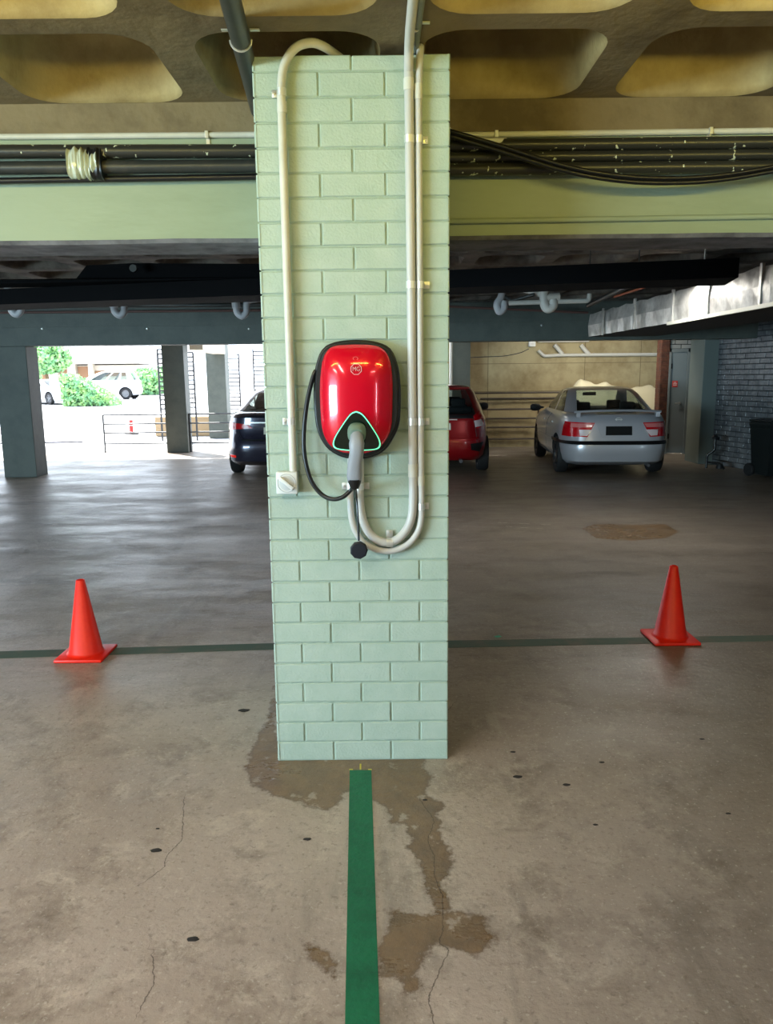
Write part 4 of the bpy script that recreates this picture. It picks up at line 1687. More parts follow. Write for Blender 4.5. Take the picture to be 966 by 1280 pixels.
# --- dark saloon
DL = [(.20, .78, .20, 4.35, 7), (.28, .84, .06, 4.48, 6.5), (.42, .868, .01, 4.55, 6), (.56, .872, .0, 4.56, 5.5), (.64, .868, .04, 4.5, 5.5), (.74, .862, .07, 4.45, 5.5), (.86, .85, .08, 4.2, 5.5),
      (.96, .825, .08, 3.7, 5.2), (1.01, .80, .14, 3.5, 5), (1.04, .765, .42, 3.35, 4.8), (1.12, .72, .66, 3.1, 4.6), (1.22, .66, .98, 2.8, 4.4), (1.32, .59, 1.34, 2.5, 4.2), (1.37, .54, 1.55, 2.3, 4), (1.405, .45, 1.75, 2.15, 3.6)]
spec_d = dict(rear_w=.80, front_w=.84, side=[(-.70, -.20), (-.12, .60)], glass_top=3, glass_bot=0)
DLOC = (-1.73, 9.1, 0)
dc = car('saloon_car', 'dark navy saloon half hidden behind the pillar on the exit side', 'car', DLOC, math.radians(0.5), DL, 9, navy, (.95, 3.60), .31, spec_d, rimd)
for s in (-1, 1):
    def ff(a, s=s):
        return math.atan2(-1, a * s)
    obj('tail_lamp', patch(DL, ff, (1.15, .42, .50, 1.08), (.76, .80, .86, .90), .012, 14, 6), redlamp, dc, True)
    obj('reflector', patch(DL, ff, (.97, .78, .78, .96), (.34, .34, .375, .375), .01, 8, 3), mat('red_reflector', (235, 40, 30), .2, emit=((255, 40, 20), .3)), dc)
    mirror(dc, DL, 3.1, 1.02, s, navy, .84)
    p = [sp(lv_at(DL, z), t_rear(s * q)) + Vector((0, -.004, 0)) for z, q in ((.62, .60), (.68, .66), (.76, .70))]
    bm = new(); tube(bm, p, .005, 6); obj('boot_lid_gap', bm, trimb, dc)
obj('bumper_gap', patch(DL, t_rear, (-.62, .62, .60, -.60), (.60, .60, .625, .625), .008, 12, 2), trimb, dc)
obj('chrome_strip', patch(DL, t_rear, (-.5, .5, .5, -.5), (.875, .875, .895, .895), .012, 10, 2), steel, dc)
obj('number_plate', patch(DL, t_rear, (-.215, .215, .215, -.215), (.70, .70, .81, .81), .014, 8, 2), plate_w, dc)
text_obj('plate_lettering', 'CZF 48', .105, .002, plate_t, dc, Matrix.Translation((0, sp(lv_at(DL, .755), t_rear(0)).y - .022, .755)) @ FACE, bold=.001, xs=.85)
seats(dc, (1.2, 2.3), 1.2)

# --- white cars outside
q = at_z(57, 514, .2)
OY = 40.0
xq = at_y(58, 500, OY).x
wc = car('saloon_car', 'white saloon parked in the sun beside the green hedge', 'car', (xq - 1.9, OY + 2.0, gh(OY)), math.radians(-125), SL, 11, whitecar, (.86, 3.40), .33, spec_s, rimm)
OY2 = 47.0
xq = at_y(163, 500, OY2).x
VL = [(z * 1.25, w * 1.05, yr * 1.0, yf * 1.12, n) for z, w, yr, yf, n in HL]
spec_v = dict(rear_w=.80, front_w=.84, side=[(-.78, -.5), (-.42, -.02), (.05, .6)], glass_top=4, glass_bot=0)
vc = car('van_car', 'white people carrier parked beyond the green hedge', 'car', (xq + .7, OY2, gh(OY2)), math.radians(90), VL, 8, whitecar, (.70, 3.5), .36, spec_v, rimm)
vc.name = 'people_carrier'

# tarp-covered bundle behind the saloon
tp = empty('covered_bundle', (at_y(762, 500, 13.6).x, 13.45, 0), 'bulky load under a crumpled cream sheet between the silver saloon and the back wall', 'covered load')
bm = new()
hx = [(-1.15, .7), (-1.0, 1.25), (-.78, 1.48), (-.45, 1.38), (-.2, 1.42), (0, 1.34), (.4, 1.28), (.62, 1.3), (.9, 1.33), (1.1, 1.25), (1.2, .8)]
G = []
for i, (x, zt_) in enumerate(smoothpath([(a, 0, b) for a, b in hx], 4) and [(p.x, p.z) for p in smoothpath([(a, 0, b) for a, b in hx], 4)]):
    row = []
    for j, (yy, zz) in enumerate(((-.38, 0), (-.36, .3), (-.33, .6), (-.25, .88), (-.1, .99), (.05, 1.0), (.25, .93), (.34, .6), (.36, 0))):
        w = mnoise.noise(Vector((x * 5, yy * 6, zz * 5))) * .05
        row.append(bm.verts.new((x * .85 + w, yy + w, max(0.005, zz * zt_ + (w if zz else 0)))))
    G.append(row)
for a, b in zip(G, G[1:]):
    for k in range(len(a) - 1):
        bm.faces.new((a[k], a[k + 1], b[k + 1], b[k]))
bm.faces.new(G[0]); bm.faces.new(G[-1])
obj('sheet', bm, tarp, tp, True, 80)

# ---------------------------------------------------------------- rails by the back wall
rl = empty('brown_railing', (at_y(606, 560, YB - .35).x, YB - .35, 0), 'dark brown four-bar railing in front of the back wall', 'railing')
x1_ = at_y(672, 550, YB - .35).x - rl.location.x
for py in (491, 511.5, 523, 534, 548.5):
    z = at_y(640, py, YB - .35).z
    bm = new(); tube(bm, [(-1.5, 0, z), (x1_ + (.0 if py > 500 else 3.0), 0, z)], .02, 8); obj('rail', bm, railm, rl, True)
z1_ = at_y(640, 512, YB - .35).z
for x in (x1_, -1.5):
    bm = new(); tube(bm, [(x, 0, 0), (x, 0, z1_)], .02, 8); obj('post', bm, railm, rl, True)
bm = new()
zz = at_y(640, 498, YB).z
tube(bm, [(at_y(600, 498, YB).x, YB - .03, zz), (at_y(720, 498, YB).x, YB - .03, zz)], .02, 8)
tag(obj('heating_pipe', bm, railm, None, True), 'thin brown pipe fixed low along the back wall behind the railing', 'pipe')
# white pipes on back wall
def wallpts(l, y=YB - .07):
    return [at_y(a, b, y) for a, b in l]
t = empty('drain_pipe', wallpts([(675, 444)])[0], 'white plastic drain pipe with two branches high on the back wall', 'pipe')
def rel(l):
    return [p - t.location for p in l]
bm = new(); tube(bm, roundpath(rel(wallpts([(673, 438), (680, 445), (700, 443.8), (826, 443.2)])), .05), .035, 12); obj('pipe', bm, whitep, t, True)
for l in ([(693, 431), (696, 434), (703, 443)], [(726, 431), (728, 434), (736, 443)]):
    bm = new(); tube(bm, rel(wallpts(l)), .045, 12); obj('branch', bm, whitep, t, True)
bm = new(); p = rel(wallpts([(824, 443)]))[0]; tube(bm, [p + Vector((0, 0, -.06)), p + Vector((0, 0, .06))], .05, 12); obj('end_cap', bm, whitep, t, True)
lp_ = wallpts([(704, 426)])[0]
t = empty('light_fitting', lp_, 'slim white light batten above the white drain pipe on the back wall', 'light fitting')
bm = new(); box(bm, -.55, .55, -.06, .07, -.03, .03, bev=.008); obj('housing', bm, whitep, t)
t = empty('junction_box', wallpts([(665, 430)])[0], 'small white junction box high on the back wall', 'junction box')
bm = new(); box(bm, -.07, .07, -.04, .07, -.055, .055, bev=.01); obj('housing', bm, white, t)
bm = new(); tube(bm, [(-.03, -.041, .0), (.03, -.041, .0)], .008, 6); obj('lid_latch', bm, whitep, t)
bm = new(); tube(bm, smoothpath(wallpts([(586, 447), (608, 446), (630, 445), (650, 441), (661, 436)], YB - .015), 5), .008, 6)
tag(obj('sagging_cable', bm, blackr, None, True), 'thin dark cable sagging across the top of the back wall', 'cable')
# white downpipe left of pillar
pdn = at_y(563, 470, 13.5)
bm = new(); tube(bm, [(pdn.x, 13.5, 0), (pdn.x, 13.5, 2.3), (pdn.x - .06, 13.48, 2.42), (pdn.x - .06, 13.4, 2.68)], .03, 12)
tag(obj('downpipe', bm, white, None, True), 'white downpipe between the brick pillar and the grey-green pillar behind the red car', 'pipe')
p0 = at_y(560, 436, 13.0)
t = empty('overhead_light', (p0.x - .05, 13.0, ZC - .1), 'white ceiling batten light behind the far beam above the red car', 'ceiling light')
bm = new(); box(bm, -.06, .28, -1.0, .4, -.28, .04, bev=.02); obj('housing', bm, white, t)
bm = new(); tube(bm, [(.05, -.9, -.30), (.05, .3, -.30)], .018, 10); obj('tube', bm, tube_lit, t, True)

# ---------------------------------------------------------------- services in the far bay
def bar(pa, pb, h, d, m, name, label, cat):
    bm = new()
    a, b = Vector(pa), Vector(pb)
    dr_ = (b - a).normalized()
    nn = Vector((-dr_.y, dr_.x, 0)).normalized() * d
    prism(bm, [a, b, b + Vector((0, 0, h)), a + Vector((0, 0, h))], nn)
    return tag(obj(name, bm, m), label, cat)


ya, yb_ = 3.55, 2.75
pa = at_y(0, 377, ya + .35); pb = at_y(900, 352, yb_ - .2)
d_ = (pb - pa)
A_ = pa + d_ * (-.25); B_ = pa + d_ * 1.02
A_.z = B_.z = (pa.z + pb.z) / 2
bar(A_, B_, .13, .5, mat('soot_black', (9, 9, 11), .9, spec=.1), 'hanging_duct', 'long black service duct crossing under the dark ceiling behind the green beam', 'duct')
t2 = empty('overhead_door_track', A_, 'black roller housing with a sloped end on top of the long black duct', 'roller housing')
pz = A_.z + .145
hp_ = [at_y(60, 343, 3.85), at_y(92, 342, 3.8), at_y(108, 331, 3.8), at_y(165, 331, 3.7), at_y(330, 342, 3.5)]
bm = new()
prism(bm, [Vector((hp_[0].x - 4, 3.9, pz)), Vector((hp_[4].x + .5, 3.45, pz)), Vector((hp_[4].x + .5, 3.45, pz + .10)), Vector((hp_[3].x, 3.7, pz + .16)), Vector((hp_[2].x, 3.8, pz + .16)), Vector((hp_[1].x, 3.85, pz + .06)), Vector((hp_[0].x - 4, 3.9, pz + .06))], (0, .3, 0))
bmesh.ops.transform(bm, matrix=Matrix.Translation(-t2.location), verts=bm.verts)
obj('housing', bm, mat('soot_black', (9, 9, 11), .9, spec=.1), t2)
bm = new(); q = at_y(168, 336, 3.6) - t2.location
lathe(bm, [(0, 0), (.03, 0), (.03, .04), (0, .04)], 16, Matrix.Translation(q) @ Matrix.Rotation(PI / 2, 4, 'X'))
obj('axle_end', bm, darkpipe, t2)
# left sprinkler / trap fittings and slim pipes across the left ceiling
for i, (px, py) in enumerate(((20, 385), (149, 386), (302, 387))):
    yy = 6.6
    p = at_y(px, py, yy)
    t = empty('hanging_trap', p, ['grey plastic pipe trap above the pillar at the exit edge', 'grey plastic pipe trap under the ceiling above the white van', 'grey plastic pipe trap under the ceiling above the dark saloon'][i], 'pipe trap')
    bm = new(); tube(bm, roundpath([(-.09, 0, .35), (-.06, 0, -.04), (.0, 0, -.09), (.06, 0, -.04), (.06, 0, .10), (.28, 0, .14)], .05), .04, 12)
    obj('bend', bm, mat('grey_pvc', (176, 176, 180), .4), t, True)
    bm = new(); tube(bm, [(-.065, 0, .02), (-.068, 0, .10)], .05, 12); obj('collar', bm, mat('grey_pvc', (176, 176, 180), .4), t, True)
for i, (a, b, rr, m_, lab) in enumerate((((-20, 383), (330, 381), .03, darkpipe, 'dark pipe crossing the ceiling just under the black duct near the exit'),
                                         ((-20, 391), (330, 388), .018, mat('rust_pipe', (96, 66, 60), .6), 'thin reddish pipe along the top of the far beam near the exit'),
                                         ((556, 383), (735, 391), .018, mat('rust_pipe', (96, 66, 60), .6), 'thin reddish pipe along the top of the far beam above the red car'),
                                         ((556, 365), (780, 363), .025, darkpipe, 'dark pipe crossing the ceiling above the white pipe traps'))):
    yy = FARY - .35 - .4 * (i % 2 == 0)
    bm = new(); tube(bm, [at_y(a[0], a[1], yy), at_y(b[0], b[1], yy)], rr, 10)
    tag(obj('overhead_pipe', bm, m_, None, True), lab, 'pipe')
# cross hangers left bay
for i, (px0_, px1_, py) in enumerate(((0, 112, 339), (10, 70, 331))):
    pass
# white traps on the right
t = empty('drain_pipe', at_y(684, 378, 6.4), 'big white plastic pipe trap hanging under the dark ceiling above the red car', 'pipe trap')
o_ = t.location.copy()
def R_(px, py, y=6.4):
    return at_y(px, py, y) - o_
bm = new(); tube(bm, roundpath([Vector((R_(680, 352).x, R_(680, 352).y, ZC - .003 - o_.z)), R_(680, 380), R_(684, 387), R_(692, 383), R_(691, 374)], .08), .055, 14); obj('trap', bm, whitep, t, True)
bm = new(); tube(bm, [R_(632, 357, 6.8), R_(655, 362, 6.6), R_(679, 369, 6.4)], .035, 12); obj('arm', bm, whitep, t, True)
bm = new(); tube(bm, roundpath([R_(636, 379), R_(690, 377), R_(736, 376), R_(737, 367)], .04), .028, 12); obj('side_pipe', bm, whitep, t, True)
bm = new(); tube(bm, [R_(680, 372), R_(699, 371)], .05, 12); obj('collar', bm, whitep, t, True)
t = empty('drain_pipe', at_y(625, 385, 6.6), 'smaller grey pipe trap hanging beside the big white one', 'pipe trap')
o_ = t.location.copy()
bm = new(); tube(bm, roundpath([Vector((R_(628, 352, 6.6).x, R_(628, 352, 6.6).y, ZC - .003 - o_.z)), R_(627, 372, 6.6), R_(620, 380, 6.6), R_(624, 391, 6.6), R_(630, 386, 6.6), R_(630, 376, 6.6)], .05), .045, 12); obj('trap', bm, mat('grey_pvc', (176, 176, 180), .4), t, True)
bm = new(); tube(bm, [R_(630, 370, 6.6), R_(640, 376, 6.5), R_(668, 368, 6.4)], .02, 10); obj('rod', bm, darkpipe, t, True)
# lit tube
la, lb = at_y(716, 354, 4.6), at_y(818, 351.5, 4.6)
t = empty('fluorescent_light', la.lerp(lb, .5), 'lit fluorescent tube light under the dark ceiling beside the foil duct', 'ceiling light')
dx_ = (lb.x - la.x) / 2
bm = new(); box(bm, -dx_ - .02, dx_ + .02, -.04, .04, .022, .07, bev=.006); obj('batten', bm, white, t)
bm = new(); tube(bm, [(.0, 0, .004), (dx_, 0, .004)], .014, 12); obj('tube', bm, tube_lit, t, True)
bm = new(); tube(bm, [(-dx_, 0, .004), (-.0, 0, .004)], .014, 12); obj('diffuser', bm, white, t, True)
bm = new(); tube(bm, [(-dx_ * .6, 0, .07), (-dx_ * .6, 0, ZC - t.location.z)], .006, 6); tube(bm, [(dx_ * .6, 0, .07), (dx_ * .6, 0, ZC - t.location.z)], .006, 6); obj('hanger', bm, darkpipe, t)
bm = new(); tube(bm, [at_y(768, 371, 6.0), at_y(836, 349, 4.2)], .012, 8)
tag(obj('overhead_pipe', bm, copper, None, True), 'thin orange pipe slanting above the foil duct', 'pipe')
bm = new(); tube(bm, [at_y(735, 382, 7.4), at_y(790, 355, 5.2), at_y(850, 337, 4.0)], .03, 8)
tag(obj('overhead_pipe', bm, darkpipe, None, True), 'dark pipe running back beside the orange pipe above the foil duct', 'pipe')

# foil duct
XD = 2.99
DF = [(XD, 1.2), (XD, 5.25), (XD - .04, 5.9), (XD - .11, 8.15)]
zt0, zb0 = 2.41, 2.10
fd = empty('ventilation_duct', (XD, 4, zb0), 'foil wrapped rectangular ventilation duct running towards the far beam', 'duct')
bm = new()
sects = []
W_ = .95
N_ = 46
path = []
for (a, b) in zip(DF, DF[1:]):
    k = max(2, int((b[1] - a[1]) / .16))
    for i in range(k):
        path.append((a[0] + (b[0] - a[0]) * i / k, a[1] + (b[1] - a[1]) * i / k))
path.append(DF[-1])
for i, (x, yy) in enumerate(path):
    f = max(0, (yy - 5.25) / 3.05)
    zt_, zb_ = zt0 - .0 * f, zb0 + .0 * f
    wob = .010 * math.sin(i * 1.9) + .006 * math.sin(i * 4.1)
    sects.append([bm.verts.new(Vector((x + wob, yy, zb_)) - fd.location), bm.verts.new(Vector((x + wob * .4 - .012, yy, (zb_ + zt_) / 2)) - fd.location), bm.verts.new(Vector((x + .01 + wob, yy, zt_ + wob)) - fd.location),
                  bm.verts.new(Vector((x + W_, yy, zt_)) - fd.location), bm.verts.new(Vector((x + W_, yy, zb_)) - fd.location)])
for a, b in zip(sects, sects[1:]):
    for k in range(5):
        f = bm.faces.new((a[k], a[(k + 1) % 5], b[(k + 1) % 5], b[k]))
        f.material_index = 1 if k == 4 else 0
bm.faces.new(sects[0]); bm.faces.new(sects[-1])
obj('duct_body', bm, [foil, duct_shade], fd)
for yy in (2.2, 3.3, 4.3, 5.2, 6.1, 7.4):
    bm = new()
    x = XD if yy < 5.3 else XD - .11
    box(bm, x - .022, x + .0, yy - .02, yy + .02, zb0 - .012, zt0 + .02)
    bmesh.ops.transform(bm, matrix=Matrix.Translation(-fd.location), verts=bm.verts)
    obj('seam_flange', bm, foil, fd)
bm = new()
box(bm, XD - .03, XD + .0, 1.2, 5.3, zb0 - .02, zb0 + .012)
bmesh.ops.transform(bm, matrix=Matrix.Translation(-fd.location), verts=bm.verts)
obj('edge_tape', bm, mat('foil_tape', (225, 220, 205), .45, .3), fd)
for yy in (3.0, 4.6):
    bm = new(); tube(bm, [(XD + .05 - fd.location.x, yy - 4, zt0 - zb0), (XD + .05 - fd.location.x, yy - 4, ZC - zb0)], .006, 6); obj('hanger', bm, steel, fd)

# standpipe at the wall and wheelie bin
p = at_z(893, 583)
t = empty('standpipe', (XW - .12, p.y - .25, 0), 'black standpipe with valves at the foot of the dark brick wall', 'standpipe')
bm = new(); tube(bm, roundpath([(-.12, .05, 0), (-.12, .05, .22), (-.02, 0, .30), (-.02, 0, .50), (.05, 0, .50)], .04), .022, 10); obj('pipe', bm, blackr, t, True)
bm = new(); lathe(bm, [(0, 0), (.05, 0), (.055, .02), (.03, .05), (0, .05)], 14, Matrix.Translation((-.02, 0, .5))); obj('valve', bm, blackm, t, True)
bm = new(); tube(bm, roundpath([(-.12, .05, .10), (.02, -.15, .10), (.05, -.25, .02)], .05), .018, 8); obj('outlet', bm, blackm, t, True)
bm = new(); lathe(bm, [(0, 0), (.06, 0), (.06, .03), (.04, .08), (0, .08)], 14, Matrix.Translation((.0, -.2, .02))); obj('foot_valve', bm, blackm, t, True)
p = at_z(960, 602)
t = empty('wheelie_bin', (p.x + .10, p.y + .25, 0), 'black wheelie bin against the dark brick wall', 'bin')
t.location = (at_z(975, 598).x - .06, at_z(975, 598).y + .2, 0)
t.rotation_euler = (0, 0, WANG)
bm = new()
q4 = []
for z, hx_, hy_ in ((.04, .19, .18), (.75, .23, .22), (.80, .245, .235), (.84, .245, .235)):
    q4.append([bm.verts.new((sx * hx_, sy * hy_, z)) for sx, sy in ((-1, -1), (1, -1), (1, 1), (-1, 1))])
for a, b in zip(q4, q4[1:]):
    for k in range(4):
        bm.faces.new((a[k], a[(k + 1) % 4], b[(k + 1) % 4], b[k]))
bm.faces.new(q4[0]); bm.faces.new(q4[-1])
obj('bin_body', bm, binm, t)
bm = new(); box(bm, -.25, .25, -.25, .24, .845, .875, bev=.01); obj('lid', bm, binm, t)
for s in (-1, 1):
    bm = new(); lathe(bm, [(0, -.03), (.09, -.03), (.1, -.015), (.1, .015), (.09, .03), (0, .03)], 20, Matrix.Translation((s * .22, .2, .1)) @ Matrix.Rotation(PI / 2, 4, 'Y')); obj('wheel', bm, tyre, t, True)
bm = new(); tube(bm, [(-.2, .24, .86), (-.2, .27, .86), (.2, .27, .86), (.2, .24, .86)], .014, 8); obj('handle', bm, binm, t, True)

# ---------------------------------------------------------------- exit: rails, wall, screens, planting
def railing(xa, xb, y, label, posts):
    t = empty('exit_railing', (xa, y, 0), label, 'railing')
    for py in (517.5, 529, 540, 553.5):
        z = at_y(150, py + 1, at_z(134, 566).y).z
        bm = new(); tube(bm, [(0, 0, z), (xb - xa, 0, z)], .017, 8); obj('rail', bm, railo, t, True)
    for x in posts:
        z = at_y(150, 518.5, at_z(134, 566).y).z
        bm = new(); tube(bm, [(x - xa, 0, 0), (x - xa, 0, z)], .02, 8); obj('post', bm, railo, t, True)
    return t


yr_ = at_z(134, 566).y
x1 = at_z(132, 566).x
x2 = at_y(208, 540, yr_).x
x3 = at_y(236, 540, yr_).x
x4 = at_y(300, 540, yr_).x + 1.0
railing(x1, x2, yr_, 'grey four-bar railing in front of the red bollard', [x1])
railing(x3, x4, yr_, 'dark four-bar railing between the exit pillar and the navy saloon', [x3 + .03, x4])
yl = 18.5
la_, lb_ = at_y(195, 555, yl).x, at_y(330, 555, yl).x
ztl = at_y(230, 521, yl).z
bm = new(); box(bm, la_, lb_ + 1.5, yl, yl + .25, 0, ztl, bev=.02)
structure('wall_low', bm, kerbm, 'low tan rendered wall outside behind the railings', 'wall')
p = at_y(165, 548, 19.5)
t = empty('bollard', (p.x, 19.5, 0), 'red bollard standing outside behind the railing', 'bollard')
zt_ = at_y(165, 525, 19.5).z
bm = new(); tube(bm, [(0, 0, 0.02), (0, 0, zt_ * .6)], .055, 14); obj('post', bm, redpost, t, True)
bm = new(); tube(bm, [(0, 0, zt_ * .6 + .015), (0, 0, zt_)], .055, 14); obj('top', bm, redpost, t, True)
bm = new(); lathe(bm, [(0, 0), (.2, 0), (.2, .02), (0, .03)], 20); obj('base_plate', bm, blackm, t, True)


def louvre(pxa, pxb, pyt, pyb, y, label):
    a, b = at_y(pxa, pyb, y), at_y(pxb, pyt, y)
    t = empty('louvre_screen', (a.x, y, 0), label, 'screen')
    w = b.x - a.x
    for x in (0, w):
        bm = new(); box(bm, x - .02, x + .02, -.02, .02, gh(y) if y > 14.2 else 0, b.z); obj('post', bm, louvre_m, t)
    bm = new()
    z = max(a.z, .4)
    while z < b.z:
        vs = box(bm, 0, w, -.03, .03, z, z + .035)
        z += .115
    obj('slats', bm, louvre_m, t)
    return t


louvre(201, 209, 436, 512, 17.0, 'narrow black louvred screen on the hedge side of the exit pillar')
louvre(232, 241, 441, 510, 17.0, 'narrow black louvred screen between the exit pillar and the outside pillar')
louvre(283, 298, 442, 512, 20.5, 'black louvred screen beside the outside pillar')
louvre(318, 332, 436, 488, 21.0, 'faint louvred screen above the navy saloon')


def leafy(bm, c, rx, ry, rz, n, s, rng, shape=None):
    k = 0
    while k < n:
        u = Vector((rng.uniform(-1, 1), rng.uniform(-1, 1), rng.uniform(-1, 1)))
        l = u.length
        if l > 1 or l < .5:
            continue
        p = Vector((c[0] + u.x * rx, c[1] + u.y * ry, c[2] + u.z * rz))
        if shape and not shape(p):
            k += 1
            continue
        a = Vector((rng.uniform(-1, 1), rng.uniform(-1, 1), rng.uniform(-1, 1))).normalized()
        b = a.orthogonal().normalized()
        vs = [bm.verts.new(p + a * s), bm.verts.new(p + b * s * .5), bm.verts.new(p - a * s), bm.verts.new(p - b * s * .5)]
        bm.faces.new(vs)
        k += 1


# wedge-shaped hedge
yh = 38.0
ha, hb = at_y(84, 505, yh).x, at_y(146, 505, yh).x
zg = gh(yh)
zth = at_y(90, 468, yh).z
t = empty('hedge', ((ha + hb) / 2, yh, zg), 'wedge-shaped green hedge between the white saloon and the white people carrier', 'hedge')
bm = new()
L0 = hb - ha
for k in range(4200):
    u = rnd.random()
    top = (zth - zg) * (1.0 if u < .15 else (1 - (u - .15) / .85) ** .8 * .9 + .1)
    p = Vector((-L0 / 2 + u * L0, rnd.uniform(-.8, .8), rnd.uniform(0, 1) ** .7 * top))
    a = Vector((rnd.uniform(-1, 1), rnd.uniform(-1, 1), rnd.uniform(-1, 1))).normalized()
    b = a.orthogonal().normalized()
    s = .14
    bm.faces.new([bm.verts.new(p + a * s), bm.verts.new(p + b * s * .6), bm.verts.new(p - a * s), bm.verts.new(p - b * s * .6)])
obj('foliage', bm, leaf_m, t)
bm = new()
for u in (.1, .3, .5):
    tube(bm, [(-L0 / 2 + u * L0, 0, 0), (-L0 / 2 + u * L0 + .05, 0, .8)], .04, 6)
obj('stems', bm, bark, t)


def tree(px, pyc, y, rx, rz, label, n=3000):
    p = at_y(px, pyc, y)
    t = empty('garden_tree', (p.x, y, gh(y)), label, 'tree')
    bm = new(); leafy(bm, (0, 0, p.z - gh(y)), rx, rx, rz, n, .2, rnd); obj('foliage', bm, leaf_m, t)
    bm = new(); tube(bm, [(0, 0, 0), (.1, 0, (p.z - gh(y)) * .5), (0, 0, p.z - gh(y))], [.14, .11, .06], 8); obj('trunk', bm, bark, t, True)


tree(55, 447, 45, 1.6, .95, 'broad green tree crown above the white saloon')
tree(41, 470, 48.6, .5, .8, 'small green tree beside the brown garage door', 900)
tree(186, 478, 56, 1.4, 1.1, 'pale bushy tree far behind the white people carrier', 1500)
tree(204, 478, 59.6, .8, 1.3, 'slim pale tree far off beside the louvred screen', 1000)

# building across the yard
yb2 = 62
t = empty('garage_building', (at_y(80, 480, yb2).x, yb2, gh(yb2)), 'low pale garage block with brown doors across the yard', 'building')
def RX(px):
    return at_y(px, 480, yb2).x - t.location.x
zt2 = at_y(80, 457, yb2).z - gh(yb2)
bm = new(); box(bm, RX(10), RX(175), .4, 6, 0, zt2 + .0); obj('wall', bm, housew, t)
for a, b in ((47, 60), (75, 84), (97, 112)):
    bm = new(); box(bm, RX(a), RX(b), .28, .4, 0, zt2 - .1); obj('garage_door', bm, houseb, t)
for a, b in ((60, 74), (86, 96), (112, 118)):
    bm = new(); box(bm, RX(a), RX(b), -.1, .4, 0, zt2 + .1); obj('pier', bm, housew, t)
bm = new(); box(bm, RX(5), RX(180), -.8, 6.4, zt2 + .1, zt2 + .5); obj('roof', bm, mat('pale_roof', (200, 190, 178), .7), t)
bm = new(); box(bm, RX(118), RX(160), .30, .4, zt2 - .9, zt2 - .45); obj('window', bm, houseb, t)
# kerb outside
bm = new()
a, b = at_z(45, 557), at_z(102, 553)
prism(bm, [(a.x - 8, a.y - .0, 0), (b.x, b.y, 0), (b.x, b.y + .12, 0), (a.x - 8, a.y + .12, 0)], (0, 0, .03))
structure('trim_2', bm, greyconc, 'low kerb strip across the paving outside the exit', 'kerb')
# beam bolts
for i, (px, py) in enumerate(((53, 411), (184, 411), (311, 411), (677, 406.5))):
    p = at_y(px, py, FARY)
    bm = new(); lathe(bm, [(0, 0), (.02, 0), (.02, .012), (.008, .02), (0, .02)], 8, Matrix.Translation((p.x, FARY, p.z)) @ Matrix.Rotation(PI / 2, 4, 'X'))
    tag(obj('bolt_head', bm, steel), 'small shiny bolt head on the dark far beam', 'bolt', 'bolt heads on the far beam')

# outer garage shell on the left beyond the frame
bm = new(); box(bm, -14.2, -14, -9.6, 8.5, 0, 3.2); structure('wall_left', bm, greyconc, 'plain concrete wall far along the exit side', 'wall')
bm = new(); box(bm, -14, 9, -9.6, -9.4, 0, 3.2); structure('wall_front', bm, greyconc, 'plain concrete wall behind the viewer', 'wall')

# ---------------------------------------------------------------- lights
def area(name, loc, target, sx, sy, power, col, spread=180):
    l = bpy.data.lights.new(name, 'AREA')
    l.shape = 'RECTANGLE'
    l.size, l.size_y = sx, sy
    l.energy = power
    l.color = col
    l.spread = math.radians(spread)
    o = bpy.data.objects.new(name, l)
    C.objects.link(o)
    o.location = loc
    o.rotation_euler = (Vector(target) - Vector(loc)).to_track_quat('-Z', 'Y').to_euler()
    return o


# daylight through the open sides behind the viewer
area('daylight_opening', (-10.5, -7.0, 1.15), (0, .3, 1.4), 6.5, 1.9, 1950, (.60, .86, 1.0))
area('daylight_opening', (9.5, -8.5, 1.15), (.5, .3, 1.4), 4.0, 1.9, 650, (.68, .88, 1.0))
# warm ceiling battens behind the viewer
area('overhead_light', (-1.15, -2.3, 2.66), (-1.15, -2.3, 0), .12, 1.3, 40, (1, .92, .80))
area('overhead_light', (-3.2, -2.9, 2.66), (-3.2, -2.9, 0), .12, 1.3, 66, (1, .92, .82))
area('overhead_light', (1.9, -3.2, 2.66), (1.9, -3.2, 0), 1.3, .12, 22, (1, .92, .80))
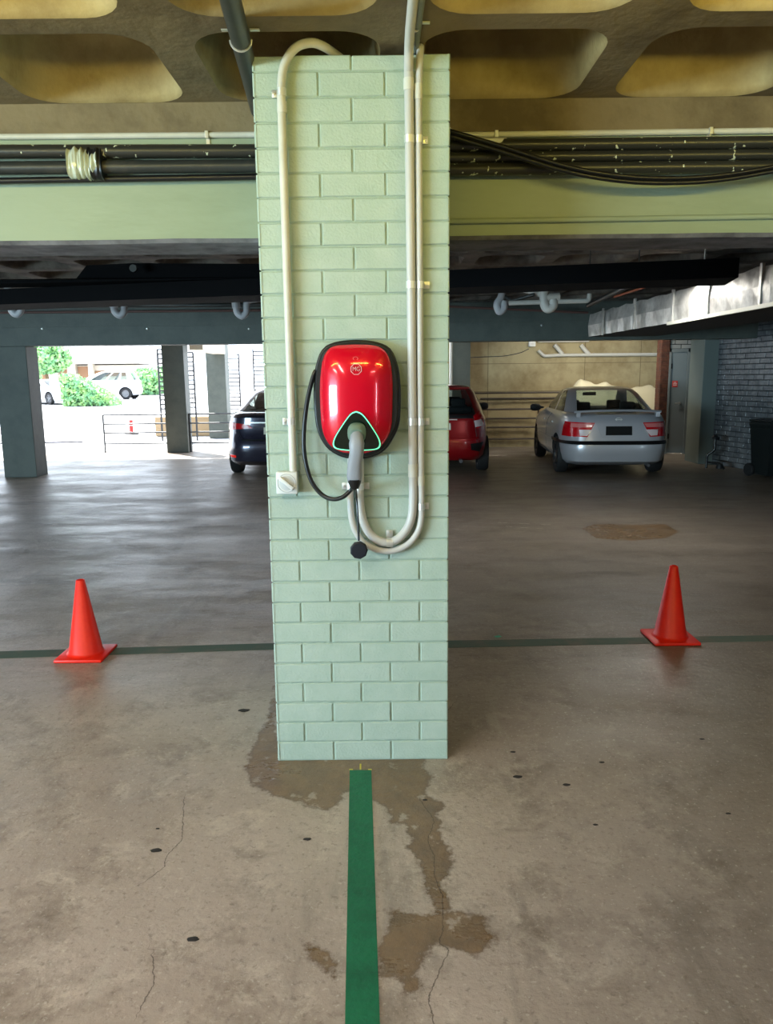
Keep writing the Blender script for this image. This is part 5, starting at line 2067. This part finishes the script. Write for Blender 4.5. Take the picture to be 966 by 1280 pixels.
# unseen yellow wash lights added above the frame to warm slab and pillar top
area('overhead_light', (-1.75, -1.25, 2.5), (-1.75, .6, 2.6), 1.7, .06, 15, (1, .80, .15))
area('overhead_light', (1.75, -1.25, 2.5), (1.75, .6, 2.6), 1.7, .06, 15, (1, .80, .15))
area('overhead_light', (.0, -1.25, 2.5), (0, 0, 2.62), .5, .06, 3.5, (1, .82, .14))
# lights of the far bay
area('tube_light', (la.x + .8, 4.6, la.z - .03), (la.x + .8, 4.6, 0), 1.0, .06, 42, (1, .97, .9))
area('back_bay_light', (4.1, 11.9, 2.45), (4.6, 13.4, .8), 1.5, .2, 46, (1, .93, .78))  # unseen fill added to brighten the door and pillar corner
area('back_bay_light', (.6, 13.0, 2.35), (.8, 14, .6), .3, 1.3, 14, (1, .95, .84))

sun = bpy.data.lights.new('sun', 'SUN')
sun.energy = 22
sun.angle = .01
sun.color = (1, .97, .92)
so_ = bpy.data.objects.new('sun', sun)
C.objects.link(so_)
so_.rotation_euler = Vector((.45, -.55, -1.0)).to_track_quat('-Z', 'Y').to_euler()

w = bpy.data.worlds.new('world')
bpy.context.scene.world = w
w.use_nodes = True
bg = w.node_tree.nodes['Background']
sky = w.node_tree.nodes.new('ShaderNodeTexSky')
sky.sky_type = 'HOSEK_WILKIE'
sky.sun_direction = (-.35, .5, .8)
sky.turbidity = 5
mxw = w.node_tree.nodes.new('ShaderNodeMix')
mxw.data_type = 'RGBA'
mxw.inputs[0].default_value = .72
mxw.inputs[7].default_value = (.78, .88, 1.0, 1)
w.node_tree.links.new(sky.outputs[0], mxw.inputs[6])
w.node_tree.links.new(mxw.outputs[2], bg.inputs[0])
bg.inputs[1].default_value = 6.2

s = bpy.context.scene
s.view_settings.view_transform = 'Standard'
s.view_settings.look = 'None'
s.view_settings.gamma = 1
s.view_settings.exposure = 0.0
s.view_settings.use_curve_mapping = False
s.cycles.use_denoising = True
s.cycles.max_bounces = 8
s.cycles.diffuse_bounces = 4
s.cycles.glossy_bounces = 4
s.cycles.transparent_max_bounces = 12
s.cycles.sample_clamp_indirect = 6
s.cycles.caustics_reflective = False
s.cycles.caustics_refractive = False
